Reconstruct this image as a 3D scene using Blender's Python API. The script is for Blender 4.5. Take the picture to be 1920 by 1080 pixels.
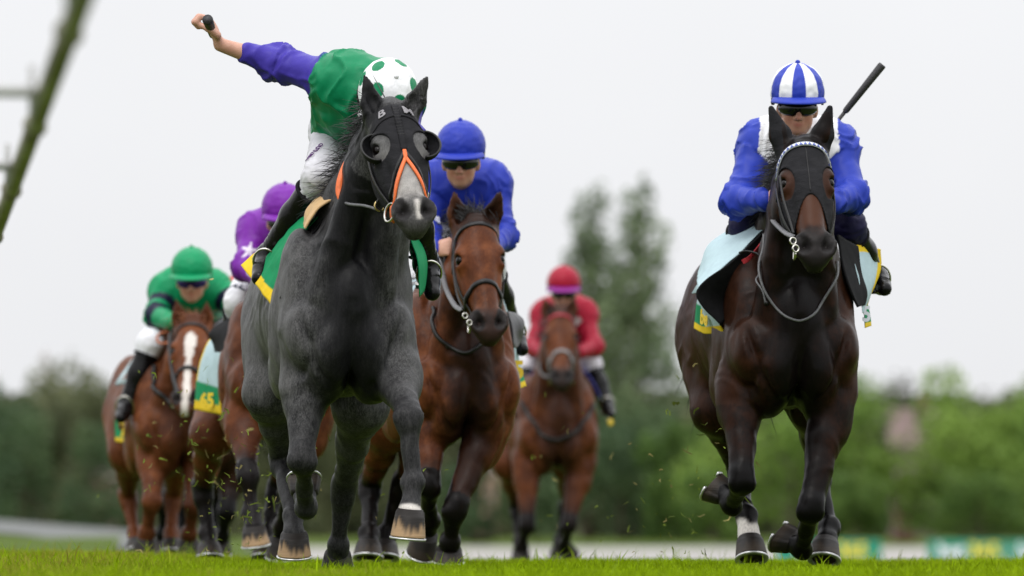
import bpy, math, random
import numpy as np
from mathutils import Vector, Matrix, noise as mnoise
R = math.radians
for _o in list(bpy.data.objects):
    bpy.data.objects.remove(_o)
scene = bpy.context.scene
C = scene.collection

# ------------------------------------------------------------------ camera, sky, sun, exposure
FPX = 16000.0                # focal length in pixels of the 1920 px wide photograph (300 mm lens)
CAM_Z = 0.16
TILT = math.atan((1000.0 - 540.0) / FPX)
cd = bpy.data.cameras.new('camera')
cam = bpy.data.objects.new('camera', cd)
C.objects.link(cam)
cd.sensor_width = 36.0
cd.lens = 36.0 * FPX / 1920.0
cd.clip_start = 0.2
cd.clip_end = 6000.0
cam.location = (0, 0, CAM_Z)
cam.rotation_euler = (math.pi / 2 + TILT, 0, 0)
cd.dof.use_dof = True
cd.dof.focus_distance = 34.4
cd.dof.aperture_fstop = 4.3
scene.camera = cam

SUN_EL, SUN_AZ = R(58), R(200)
world = bpy.data.worlds.new('World')
scene.world = world
world.use_nodes = True
wn = world.node_tree
wn.nodes.clear()
def _w(t, **kw):
    n = wn.nodes.new(t)
    for k, v in kw.items():
        setattr(n, k, v)
    return n
w_out = _w('ShaderNodeOutputWorld')
w_bg = _w('ShaderNodeBackground')
w_sky = _w('ShaderNodeTexSky', sky_type='NISHITA')
w_sky.sun_disc = False
w_sky.sun_elevation = SUN_EL
w_sky.sun_rotation = SUN_AZ
w_sky.air_density = 1.0
w_sky.dust_density = 4.0
w_scale = _w('ShaderNodeMix', data_type='RGBA', blend_type='MULTIPLY')
w_scale.inputs[0].default_value = 1.0
w_scale.inputs[7].default_value = (0.09, 0.09, 0.09, 1)
wn.links.new(w_sky.outputs[0], w_scale.inputs[6])
# overcast: cloud layer, brighter overhead than at the horizon as overcast skies are
w_tc = _w('ShaderNodeTexCoord')
w_sep = _w('ShaderNodeSeparateXYZ')
wn.links.new(w_tc.outputs['Generated'], w_sep.inputs[0])
w_map = _w('ShaderNodeMapRange')
w_map.inputs[1].default_value = 0.0
w_map.inputs[2].default_value = 1.0
w_map.inputs[3].default_value = 0.885
w_map.inputs[4].default_value = 2.6
wn.links.new(w_sep.outputs[2], w_map.inputs[0])
w_noi = _w('ShaderNodeTexNoise')
w_noi.inputs['Scale'].default_value = 9.0
w_noi.inputs['Detail'].default_value = 4.0
wn.links.new(w_tc.outputs['Generated'], w_noi.inputs['Vector'])
w_nm = _w('ShaderNodeMapRange')
w_nm.inputs[1].default_value = 0.3
w_nm.inputs[2].default_value = 0.7
w_nm.inputs[3].default_value = 0.955
w_nm.inputs[4].default_value = 1.035
wn.links.new(w_noi.outputs[0], w_nm.inputs[0])
w_mul = _w('ShaderNodeMath', operation='MULTIPLY')
wn.links.new(w_map.outputs[0], w_mul.inputs[0])
wn.links.new(w_nm.outputs[0], w_mul.inputs[1])
w_col = _w('ShaderNodeMix', data_type='RGBA', blend_type='MULTIPLY')
w_col.inputs[0].default_value = 1.0
w_col.inputs[6].default_value = (0.982, 0.990, 1.015, 1)
wn.links.new(w_mul.outputs[0], w_col.inputs[7])
w_mix = _w('ShaderNodeMix', data_type='RGBA')
w_mix.inputs[0].default_value = 0.94
wn.links.new(w_scale.outputs[2], w_mix.inputs[6])
wn.links.new(w_col.outputs[2], w_mix.inputs[7])
wn.links.new(w_mix.outputs[2], w_bg.inputs['Color'])
w_bg.inputs['Strength'].default_value = 1.0
wn.links.new(w_bg.outputs[0], w_out.inputs[0])

sl = bpy.data.lights.new('sun', 'SUN')
sl.energy = 1.1
sl.angle = R(25)
sl.color = (1.0, 0.97, 0.93)
sun = bpy.data.objects.new('sun', sl)
C.objects.link(sun)
sun.rotation_euler = (R(90) - SUN_EL, 0, R(180) - SUN_AZ)
scene.view_settings.view_transform = 'Standard'
scene.view_settings.look = 'None'
scene.view_settings.gamma = 1.0
scene.view_settings.use_curve_mapping = False
scene.view_settings.exposure = 0.0
scene.cycles.use_denoising = True
scene.cycles.max_bounces = 6

# ------------------------------------------------------------------ helpers: pixels, noise, implicit surfaces
_ct, _st = math.cos(TILT), math.sin(TILT)
def P(px, py, Y):
    """world point at depth Y that the photograph shows at pixel px, py"""
    a = (px - 960.0) / FPX
    b = (540.0 - py) / FPX
    dy = _ct - b * _st
    dz = _st + b * _ct
    s = Y / dy
    return np.array((a * s, Y, CAM_Z + dz * s))

def nrm(v):
    v = np.asarray(v, float)
    return v / (np.linalg.norm(v) + 1e-12)

_rng = np.random.RandomState(7)
_perm = _rng.permutation(512).astype(np.int64)
_grad = _rng.normal(size=(512, 3)); _grad /= np.linalg.norm(_grad, axis=1)[:, None]
def pnoise(p):
    p = np.asarray(p, float)
    i = np.floor(p).astype(np.int64)
    f = p - i
    u = f * f * f * (f * (f * 6 - 15) + 10)
    r = 0
    for dx in (0, 1):
        for dy in (0, 1):
            for dz in (0, 1):
                h = _perm[(_perm[(_perm[(i[:, 0] + dx) & 511] + i[:, 1] + dy) & 511] + i[:, 2] + dz) & 511]
                g = _grad[h]
                d = g[:, 0] * (f[:, 0] - dx) + g[:, 1] * (f[:, 1] - dy) + g[:, 2] * (f[:, 2] - dz)
                w = (u[:, 0] if dx else 1 - u[:, 0]) * (u[:, 1] if dy else 1 - u[:, 1]) * (u[:, 2] if dz else 1 - u[:, 2])
                r = r + d * w
    return r
def fbm(p, o=3):
    r, a = 0, 1.0
    for _ in range(o):
        r = r + a * pnoise(p)
        p = p * 2.03 + 17.3
        a *= 0.5
    return r
def sstep(a, b, x):
    t = np.clip((x - a) / (b - a), 0, 1)
    return t * t * (3 - 2 * t)

class Field:
    """an implicit surface: smooth union of tapered limbs and ellipsoids"""
    def __init__(self):
        self.pr = []
    def cone(self, a, b, ra, rb, k=0.03, sq=None, op='u', tag=0):
        a = np.asarray(a, float); b = np.asarray(b, float)
        ba = b - a; L2 = float(ba @ ba) + 1e-9
        def fn(x, y, z):
            qx, qy, qz = x - a[0], y - a[1], z - a[2]
            t = np.clip((qx * ba[0] + qy * ba[1] + qz * ba[2]) / L2, 0, 1)
            qx = qx - t * ba[0]; qy = qy - t * ba[1]; qz = qz - t * ba[2]
            d2 = qx * qx + qy * qy + qz * qz
            if sq is not None:
                u, f = sq
                du = qx * u[0] + qy * u[1] + qz * u[2]
                d2 = d2 + (f * f - 1) * du * du
            return np.sqrt(d2) - (ra + (rb - ra) * t)
        m = max(ra, rb) * (1 if sq is None else max(1, 1 / sq[1]))
        self.pr.append((fn, np.minimum(a, b) - m, np.maximum(a, b) + m, k, op))
        return self
    def ell(self, c, r, M=None, k=0.03, op='u'):
        c = np.asarray(c, float); r = np.asarray(r, float)
        A = np.eye(3) if M is None else np.asarray(M, float)
        def fn(x, y, z):
            qx, qy, qz = x - c[0], y - c[1], z - c[2]
            k0 = 0; k1 = 0
            for i in range(3):
                p = (qx * A[i, 0] + qy * A[i, 1] + qz * A[i, 2]) / r[i]
                k0 = k0 + p * p
                k1 = k1 + (p / r[i]) ** 2
            k0 = np.sqrt(k0); k1 = np.sqrt(k1) + 1e-9
            return k0 * (k0 - 1) / k1
        e = np.sqrt(((A * r[:, None]) ** 2).sum(0))
        self.pr.append((fn, c - e, c + e, k, op))
        return self
    def at(self, p):
        p = np.atleast_2d(np.asarray(p, float))
        x, y, z = p[:, 0], p[:, 1], p[:, 2]
        v = np.full(len(p), 9.0)
        for fn, lo, hi, k, op in self.pr:
            v = _comb(v, fn(x, y, z), k, op)
        return v
    def grad(self, p, e=0.004):
        p = np.atleast_2d(np.asarray(p, float))
        g = np.stack([self.at(p + e * np.eye(3)[i]) - self.at(p - e * np.eye(3)[i]) for i in range(3)], 1)
        return g / (np.linalg.norm(g, axis=1)[:, None] + 1e-9)
    def snap(self, p, off=0.0, it=8):
        p = np.atleast_2d(np.asarray(p, float)).copy()
        for _ in range(it):
            p -= self.grad(p) * np.clip((self.at(p) - off), -0.05, 0.05)[:, None] * 0.8
        return p
    def mesh(self, h, off=0.0, cut=None, smooth=1, pad=0.02):
        lo = np.min([p[1] for p in self.pr if p[4] == 'u'], 0) - off - pad - 2 * h
        hi = np.max([p[2] for p in self.pr if p[4] == 'u'], 0) + off + pad + 2 * h
        n = np.ceil((hi - lo) / h).astype(int) + 1
        ax = [(lo[i] + h * np.arange(n[i])).astype(np.float32) for i in range(3)]
        val = np.full(n, 0.5, np.float32)
        for fn, l, u, k, op in self.pr:
            mg = k + off + 4 * h
            i0 = np.clip(np.floor((l - mg - lo) / h).astype(int), 0, n - 1)
            i1 = np.clip(np.ceil((u + mg - lo) / h).astype(int) + 1, 1, n)
            if np.any(i1 <= i0):
                continue
            s = tuple(slice(i0[i], i1[i]) for i in range(3))
            x = ax[0][s[0]][:, None, None]; y = ax[1][s[1]][None, :, None]; z = ax[2][s[2]][None, None, :]
            val[s] = _comb(val[s], fn(x, y, z), k, op)
        if off:
            val -= off
        if cut is not None:
            val = np.maximum(val, cut(ax[0][:, None, None], ax[1][None, :, None], ax[2][None, None, :]))
        return surface_nets(val, lo, h, smooth)

def _comb(a, b, k, op):
    if op == 's':
        b = -b
        h = np.maximum(k - np.abs(a - b), 0) / k
        return np.maximum(a, b) + h * h * k * 0.25
    h = np.maximum(k - np.abs(a - b), 0) / k
    return np.minimum(a, b) - h * h * k * 0.25

def surface_nets(val, lo, h, smooth=1):
    s = val < 0
    n = np.array(val.shape) - 1
    cnt = np.zeros(n, np.int8)
    for dx in (0, 1):
        for dy in (0, 1):
            for dz in (0, 1):
                cnt += s[dx:n[0] + dx, dy:n[1] + dy, dz:n[2] + dz]
    act = (cnt > 0) & (cnt < 8)
    idx = np.argwhere(act)
    cid = np.full(n, -1, np.int32)
    cid[act] = np.arange(len(idx))
    cor = np.array([(a, b, c) for a in (0, 1) for b in (0, 1) for c in (0, 1)])
    cv = np.stack([val[idx[:, 0] + c[0], idx[:, 1] + c[1], idx[:, 2] + c[2]] for c in cor], 1)
    acc = np.zeros((len(idx), 3)); num = np.zeros(len(idx))
    for i in range(8):
        for j in range(i + 1, 8):
            if np.abs(cor[i] - cor[j]).sum() != 1:
                continue
            a, b = cv[:, i], cv[:, j]
            m = (a < 0) != (b < 0)
            t = np.where(m, a / np.where(m, a - b, 1), 0)
            acc += m[:, None] * (cor[i] + t[:, None] * (cor[j] - cor[i]))
            num += m
    V = lo + h * (idx + acc / num[:, None])
    F = []
    for ax in range(3):
        o = [1, 1, 1]; o[ax] = 0
        sl0 = tuple(slice(o[i], n[i]) for i in range(3))
        e = [0, 0, 0]; e[ax] = 1
        sl1 = tuple(slice(o[i] + e[i], n[i] + e[i]) for i in range(3))
        A, B = s[sl0], s[sl1]
        d = np.argwhere(A != B)
        if not len(d):
            continue
        pos = d + np.array(o)
        inside = A[d[:, 0], d[:, 1], d[:, 2]]
        u, w = [i for i in range(3) if i != ax]
        eu = np.zeros(3, int); eu[u] = 1
        ew = np.zeros(3, int); ew[w] = 1
        g = lambda q: cid[q[:, 0], q[:, 1], q[:, 2]]
        quad = np.stack([g(pos - eu - ew), g(pos - ew), g(pos), g(pos - eu)], 1)
        flip = inside if ax != 1 else ~inside
        quad = np.where(flip[:, None], quad, quad[:, ::-1])
        F.append(quad)
    F = np.concatenate(F)
    F = F[(F >= 0).all(1)]
    for _ in range(smooth):
        sm = np.zeros_like(V); c = np.zeros(len(V))
        for a, b in ((0, 1), (1, 2), (2, 3), (3, 0)):
            for i in range(3):
                sm[:, i] += np.bincount(F[:, a], V[F[:, b], i], len(V)) + np.bincount(F[:, b], V[F[:, a], i], len(V))
            c += np.bincount(F[:, a], minlength=len(V)) + np.bincount(F[:, b], minlength=len(V))
        V = V * 0.5 + 0.5 * sm / np.maximum(c, 1)[:, None]
    return V, F

def vnormals(V, F):
    n = np.cross(V[F[:, 2]] - V[F[:, 0]], V[F[:, 3]] - V[F[:, 1]])
    N = np.zeros_like(V)
    for a in range(4):
        for i in range(3):
            N[:, i] += np.bincount(F[:, a], n[:, i], len(V))
    return N / (np.linalg.norm(N, axis=1)[:, None] + 1e-12)

def mesh_obj(name, V, F, mat, parent=None, col=None, smooth=True, colname='Col'):
    """link one mesh object; V in world metres, kept in the parent's local frame"""
    V = np.asarray(V, float)
    me = bpy.data.meshes.new(name)
    if isinstance(F, np.ndarray):
        me.vertices.add(len(V)); me.vertices.foreach_set('co', (V).astype(np.float32).ravel())
        k = F.shape[1]
        me.loops.add(F.size); me.loops.foreach_set('vertex_index', F.astype(np.int32).ravel())
        me.polygons.add(len(F))
        me.polygons.foreach_set('loop_start', np.arange(0, F.size, k, dtype=np.int32))
        me.update(calc_edges=True)
        me.validate()
    else:
        me.from_pydata([tuple(v) for v in V], [], [tuple(int(i) for i in f) for f in F])
        me.update()
    if smooth:
        me.polygons.foreach_set('use_smooth', np.ones(len(me.polygons), bool))
    if col is not None:
        col = np.asarray(col, np.float32)
        if col.shape[1] == 3:
            col = np.concatenate([col, np.ones((len(col), 1), np.float32)], 1)
        at = me.color_attributes.new(colname, 'FLOAT_COLOR', 'POINT')
        at.data.foreach_set('color', col.ravel())
    if mat is not None:
        me.materials.append(mat)
    o = bpy.data.objects.new(name, me)
    C.objects.link(o)
    if parent is not None:
        put(o, parent)
    return o

def put(o, parent):
    """parent o, whose mesh is in world metres, without moving it"""
    o.parent = parent
    m = Matrix.Identity(4)
    p = parent
    while p is not None:
        m = p.matrix_basis @ m
        p = p.parent
    loc = m.translation
    if o.type == 'MESH' and loc.length > 0:
        o.data.transform(Matrix.Translation(-loc))
    return o

def root(name, loc, label, cat, group=None):
    o = bpy.data.objects.new(name, None)
    o.empty_display_size = 0.1
    C.objects.link(o)
    o.location = tuple(float(v) for v in loc)
    return tag(o, label, cat, group)
def tag(o, label=None, cat=None, group=None, kind=None):
    if label: o['label'] = label
    if cat: o['category'] = cat
    if group: o['group'] = group
    if kind: o['kind'] = kind
    return o

class MB:
    """collects plain pieces of one part"""
    def __init__(self):
        self.v = []; self.f = []
    def add(self, V, F):
        o = len(self.v)
        self.v += [tuple(float(c) for c in p) for p in V]
        self.f += [tuple(int(i) + o for i in f) for f in F]
        return self
    def box(self, c, s, M=None):
        c = np.asarray(c, float); h = np.asarray(s, float) / 2
        M = np.eye(3) if M is None else np.asarray(M, float)
        V = [c + (np.array((x, y, z)) * h) @ M for x in (-1, 1) for y in (-1, 1) for z in (-1, 1)]
        return self.add(V, [(0, 1, 3, 2), (4, 6, 7, 5), (0, 4, 5, 1), (2, 3, 7, 6), (0, 2, 6, 4), (1, 5, 7, 3)])
    def tube(self, pts, r, n=8, closed=False, ends=True):
        pts = np.asarray(pts, float)
        m = len(pts)
        r = np.full(m, r) if np.isscalar(r) else np.asarray(r, float)
        tg = np.gradient(pts, axis=0)
        if closed:
            tg = np.roll(pts, -1, 0) - np.roll(pts, 1, 0)
        up = np.array((0.13, 0.31, 0.94))
        V = []
        for i in range(m):
            t = nrm(tg[i])
            if i == 0:
                a = nrm(np.cross(t, up))
                if np.linalg.norm(np.cross(t, up)) < 1e-3:
                    a = nrm(np.cross(t, (1, 0, 0)))
            else:
                a = nrm(a - t * (a @ t))
            b = np.cross(t, a)
            for j in range(n):
                q = 2 * math.pi * j / n
                V.append(pts[i] + r[i] * (math.cos(q) * a + math.sin(q) * b))
        F = []
        for i in range(m if closed else m - 1):
            for j in range(n):
                i2 = (i + 1) % m
                F.append((i * n + j, i * n + (j + 1) % n, i2 * n + (j + 1) % n, i2 * n + j))
        if not closed and ends:
            F.append(tuple(range(n))[::-1]); F.append(tuple((m - 1) * n + j for j in range(n)))
        return self.add(V, F)
    def ribbon(self, pts, nor, w, th):
        pts = np.asarray(pts, float); nor = np.asarray(nor, float)
        tg = np.gradient(pts, axis=0)
        m = len(pts)
        w = np.full(m, w) if np.isscalar(w) else w
        V = []
        for i in range(m):
            t = nrm(tg[i]); n = nrm(nor[i] - t * (nor[i] @ t)); b = np.cross(t, n)
            for (sb, sn) in ((-1, 0), (-.8, 1), (.8, 1), (1, 0)):
                V.append(pts[i] + b * sb * w[i] / 2 + n * sn * th)
        F = []
        for i in range(m - 1):
            for j in range(4):
                F.append((i * 4 + j, i * 4 + (j + 1) % 4, i * 4 + 4 + (j + 1) % 4, i * 4 + 4 + j))
        F.append((3, 2, 1, 0)); F.append(tuple((m - 1) * 4 + j for j in range(4)))
        return self.add(V, F)
    def build(self, name, mat, parent=None, smooth=True, col=None):
        return mesh_obj(name, self.v, self.f, mat, parent, smooth=smooth, col=col)

def spline(pts, n=24):
    """Catmull-Rom through the points"""
    p = np.asarray(pts, float)
    p = np.concatenate([[2 * p[0] - p[1]], p, [2 * p[-1] - p[-2]]])
    m = len(p) - 3
    out = []
    for u in np.linspace(0, m - 1e-6, n):
        i = int(u); t = u - i
        a, b, c, d = p[i:i + 4]
        out.append(0.5 * ((2 * b) + (-a + c) * t + (2 * a - 5 * b + 4 * c - d) * t * t + (-a + 3 * b - 3 * c + d) * t ** 3))
    return np.array(out)

def seg_dist(V, a, b):
    ba = b - a
    t = np.clip(((V - a) @ ba) / (ba @ ba + 1e-9), 0, 1)
    return np.linalg.norm(V - a - t[:, None] * ba, axis=1), t

# ------------------------------------------------------------------ materials
def new_mat(name):
    m = bpy.data.materials.new(name)
    m.use_nodes = True
    nt = m.node_tree
    b = nt.nodes['Principled BSDF']
    return m, nt, b
def N(nt, t, **kw):
    n = nt.nodes.new(t)
    for k, v in kw.items():
        setattr(n, k, v)
    return n
def noise_node(nt, scale, detail=3, rough=0.55, coord='Object', sc=(1, 1, 1)):
    tc = N(nt, 'ShaderNodeTexCoord')
    mp = N(nt, 'ShaderNodeMapping')
    mp.inputs['Scale'].default_value = sc
    nt.links.new(tc.outputs[coord], mp.inputs[0])
    no = N(nt, 'ShaderNodeTexNoise')
    no.inputs['Scale'].default_value = scale
    no.inputs['Detail'].default_value = detail
    no.inputs['Roughness'].default_value = rough
    nt.links.new(mp.outputs[0], no.inputs['Vector'])
    return no
def rgba(c):
    return tuple(c) + (1,) if len(c) == 3 else tuple(c)
def mixc(nt, fac, a, b, mode='MIX'):
    m = N(nt, 'ShaderNodeMix', data_type='RGBA', blend_type=mode)
    for sock, v in ((0, fac), (6, a), (7, b)):
        if hasattr(v, 'is_output') or isinstance(v, bpy.types.NodeSocket):
            nt.links.new(v, m.inputs[sock])
        else:
            m.inputs[sock].default_value = v if sock == 0 else rgba(v)
    return m.outputs[2]
def ramp(nt, src, a, b, lo=0.0, hi=1.0):
    m = N(nt, 'ShaderNodeMapRange')
    m.inputs[1].default_value = a; m.inputs[2].default_value = b
    m.inputs[3].default_value = lo; m.inputs[4].default_value = hi
    nt.links.new(src, m.inputs[0])
    return m.outputs[0]
def bump(nt, b, src, strength, dist=0.01):
    n = N(nt, 'ShaderNodeBump')
    n.inputs['Strength'].default_value = strength
    n.inputs['Distance'].default_value = dist
    nt.links.new(src, n.inputs['Height'])
    nt.links.new(n.outputs[0], b.inputs['Normal'])
    return n
_mats = {}
def plain(name, col, rough=0.5, metal=0.0, var=0.15, scale=30, bmp=0.0, spec=0.5, sheen=0.0, trans=0.0):
    if name in _mats:
        return _mats[name]
    m, nt, b = new_mat(name)
    no = noise_node(nt, scale, 4)
    c2 = tuple(max(0, c * (1 - var)) for c in col[:3]); c1 = tuple(min(1, c * (1 + var)) for c in col[:3])
    nt.links.new(mixc(nt, ramp(nt, no.outputs[0], 0.3, 0.7), c2, c1), b.inputs['Base Color'])
    b.inputs['Roughness'].default_value = rough
    b.inputs['Metallic'].default_value = metal
    b.inputs['Specular IOR Level'].default_value = spec
    if sheen:
        b.inputs['Sheen Weight'].default_value = sheen
    if bmp:
        bump(nt, b, no.outputs[0], bmp, 0.004)
    _mats[name] = m
    return m
def fabric(name, rough=0.55, bmp=0.5, scale=22, weave=True, spec=0.35, sheen=0.15):
    """cloth whose dyed colours come from the mesh's colour attribute"""
    if name in _mats:
        return _mats[name]
    m, nt, b = new_mat(name)
    at = N(nt, 'ShaderNodeAttribute', attribute_name='Col')
    no = noise_node(nt, scale, 4, 0.6)
    nt.links.new(mixc(nt, ramp(nt, no.outputs[0], 0.25, 0.75, 0.0, 1.0), at.outputs[0],
                      mixc(nt, 1.0, at.outputs[0], (0.86, 0.86, 0.88), 'MULTIPLY')), b.inputs['Base Color'])
    b.inputs['Roughness'].default_value = rough
    b.inputs['Specular IOR Level'].default_value = spec
    b.inputs['Sheen Weight'].default_value = sheen
    bump(nt, b, no.outputs[0], bmp, 0.012)
    _mats[name] = m
    return m

def text_obj(name, body, mat, origin, xd, ud, size, parent=None, field=None, off=.008, ext=.0015, bold=0.0):
    """flat lettering as thin solid letters standing on a surface"""
    cu = bpy.data.curves.new(name, 'FONT')
    cu.body = body; cu.size = size; cu.extrude = ext; cu.align_x = 'CENTER'; cu.align_y = 'CENTER'; cu.offset = bold
    cu.resolution_u = 3
    tmp = bpy.data.objects.new(name, cu); C.objects.link(tmp)
    bpy.context.view_layer.update()
    me = bpy.data.meshes.new_from_object(tmp.evaluated_get(bpy.context.evaluated_depsgraph_get()))
    bpy.data.objects.remove(tmp)
    if field is not None:
        import bmesh
        bm = bmesh.new(); bm.from_mesh(me)
        bmesh.ops.triangulate(bm, faces=bm.faces[:])
        bmesh.ops.subdivide_edges(bm, edges=[e for e in bm.edges if e.calc_length() > size * .12], cuts=3, use_grid_fill=True)
        bm.to_mesh(me); bm.free()
    xd = nrm(xd); ud = nrm(np.asarray(ud) - xd * (np.asarray(ud) @ xd)); nd = np.cross(xd, ud)
    co = np.array([v.co[:] for v in me.vertices])
    W = origin + co[:, :1] * xd + co[:, 1:2] * ud
    if field is not None:
        W = field.snap(W, off); W = W + field.grad(W) * co[:, 2:3]
    else:
        W = W + co[:, 2:3] * nd
    me.vertices.foreach_set('co', W.astype(np.float32).ravel())
    me.materials.append(mat)
    o = bpy.data.objects.new(name, me); C.objects.link(o)
    if parent is not None: put(o, parent)
    return o


# ------------------------------------------------------------------ the ground
def gz(x, y):
    """height of the turf: level where the horses run, dipping behind them, a bank on the left"""
    x = np.asarray(x, float); y = np.asarray(y, float)
    z = -.05 * sstep(44, 58, y) - .85 * sstep(58, 150, y) + .80 * sstep(300, 560, y)
    bank = sstep(62, 95, y) * (1 - sstep(170, 215, y))
    z = z + bank * np.clip((-x - 4.4) * .080, 0, .8) + .84 * bank * sstep(60, 150, y) * sstep(-4.0, -5.2, x)
    z = z + .030 * sstep(-1.1, -1.9, x) * sstep(30, 38, y) * (1 - sstep(50, 60, y))
    return z

# ------------------------------------------------------------------ turf, far road, boards, rail
def ground_sheet():
    ys = np.concatenate([np.linspace(-6, 60, 70), np.linspace(61, 170, 80), np.linspace(175, 640, 60), np.geomspace(660, 1400, 10)])
    nx = 90
    V = []
    for y in ys:
        half = 12 + max(0, y) * .35
        t = np.linspace(-1, 1, nx)
        xs = np.sign(t) * np.abs(t) ** 1.6 * half * 3
        zz = gz(xs, np.full(nx, y))
        V.append(np.stack([xs, np.full(nx, y), zz], 1))
    V = np.concatenate(V)
    i, k = np.meshgrid(np.arange(len(ys) - 1), np.arange(nx - 1), indexing='ij')
    F = np.stack([i * nx + k, i * nx + k + 1, (i + 1) * nx + k + 1, (i + 1) * nx + k], -1).reshape(-1, 4)
    m, nt, b = new_mat('turf')
    n1 = noise_node(nt, 1.3, 5, .6); n2 = noise_node(nt, 28, 4, .7)
    c = mixc(nt, ramp(nt, n1.outputs[0], .35, .65), (0.040, 0.075, 0.005), (0.070, 0.105, 0.007))
    c = mixc(nt, ramp(nt, n2.outputs[0], .45, .75, 0, .6), c, (0.11, 0.13, 0.04))
    nt.links.new(c, b.inputs['Base Color'])
    b.inputs['Roughness'].default_value = .9
    b.inputs['Specular IOR Level'].default_value = .1
    bump(nt, b, n2.outputs[0], .6, .03)
    o = mesh_obj('ground', V, F, m)
    tag(o, kind='structure')
ground_sheet()

def grass():
    rs = np.random.RandomState(5)
    n = 190000
    y = 14.5 + (46 - 14.5) * rs.uniform(0, 1, n) ** 1.15
    x = rs.uniform(-1, 1, n) * (1.1 + y * .068)
    pt = pnoise(np.stack([x * .9, y * .35, np.zeros(n)], 1)); p2 = pnoise(np.stack([x * 3.5, y * 1.6, np.ones(n) * 4], 1))
    h = rs.uniform(.014, .040, n) * (1 + .45 * pt + .5 * np.clip(p2, 0, 1)) * (1 + 1.3 * (rs.uniform(0, 1, n) > .985))
    # the patch nearest the left rail stands a little higher
    h *= 1 + .35 * sstep(-.8, -2.6, x) * sstep(26, 34, y)
    w = rs.uniform(.0018, .0044, n)
    a = rs.uniform(0, 2 * math.pi, n)
    lean = rs.normal(0, .38, (n, 2)) * h[:, None]
    base = np.stack([x, y, gz(x, y) - .002], 1)
    sd = np.stack([np.cos(a), np.sin(a), np.zeros(n)], 1) * w[:, None]
    mid = base + np.concatenate([lean * .35, (h * .6)[:, None]], 1)
    tip = base + np.concatenate([lean, h[:, None]], 1)
    V = np.stack([base - sd, base + sd, mid + sd * .75, mid - sd * .75, tip], 1).reshape(-1, 3)
    o = np.arange(n)[:, None] * 5
    F4 = (o + np.array([[0, 1, 2, 3]])); F3 = (o + np.array([[3, 2, 4]]))
    me = bpy.data.meshes.new('grass')
    me.vertices.add(len(V)); me.vertices.foreach_set('co', V.astype(np.float32).ravel())
    loops = np.concatenate([F4, F3], 1).astype(np.int32)
    me.loops.add(loops.size); me.loops.foreach_set('vertex_index', loops.ravel())
    me.polygons.add(2 * n)
    st = np.stack([np.arange(n) * 7, np.arange(n) * 7 + 4], 1).astype(np.int32).ravel()
    me.polygons.foreach_set('loop_start', st)
    me.update(calc_edges=True)
    dry = sstep(.25, .55, pnoise(np.stack([x * .8 + 9, y * .25, np.zeros(n)], 1)) + rs.normal(0, .12, n)) * .5
    dry = np.maximum(dry, sstep(-1.0, -2.0, x) * sstep(20, 28, y) * (rs.uniform(0, 1, n) > .5) * .7)
    tone_ = rs.uniform(.6, 1.35, n) * (1 + .25 * p2)
    g = np.stack([.215 * tone_, .315 * tone_, .004 * tone_], 1) * (1 - dry[:, None]) + np.array((.30, .24, .05)) * dry[:, None]
    col = np.concatenate([np.repeat(g, 5, 0), np.ones((n * 5, 1))], 1).astype(np.float32)
    at = me.color_attributes.new('Col', 'FLOAT_COLOR', 'POINT'); at.data.foreach_set('color', col.ravel())
    me.materials.append(GRASSM)
    ob = bpy.data.objects.new('grass', me); C.objects.link(ob)
    tag(ob, 'short bright green racecourse turf along the bottom of the picture', 'grass', kind='stuff')
def leafmat(name, trans=.25, rough=.55, spec=.2):
    m, nt, b = new_mat(name)
    at = N(nt, 'ShaderNodeAttribute', attribute_name='Col')
    no = noise_node(nt, .8, 3, .6)
    c = mixc(nt, ramp(nt, no.outputs[0], .3, .7, 0, .5), at.outputs[0], mixc(nt, 1.0, at.outputs[0], (.75, .8, .7), 'MULTIPLY'))
    nt.links.new(c, b.inputs['Base Color'])
    b.inputs['Roughness'].default_value = rough
    b.inputs['Specular IOR Level'].default_value = spec
    tr = N(nt, 'ShaderNodeBsdfTranslucent')
    nt.links.new(c, tr.inputs[0])
    mx = N(nt, 'ShaderNodeMixShader'); mx.inputs[0].default_value = trans
    nt.links.new(b.outputs[0], mx.inputs[1]); nt.links.new(tr.outputs[0], mx.inputs[2])
    nt.links.new(mx.outputs[0], nt.nodes['Material Output'].inputs[0])
    return m
GRASSM = leafmat('grass_blades', .3, .6, .04)
LEAF = leafmat('tree_leaves', .3, .6, .1)
grass()

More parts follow.
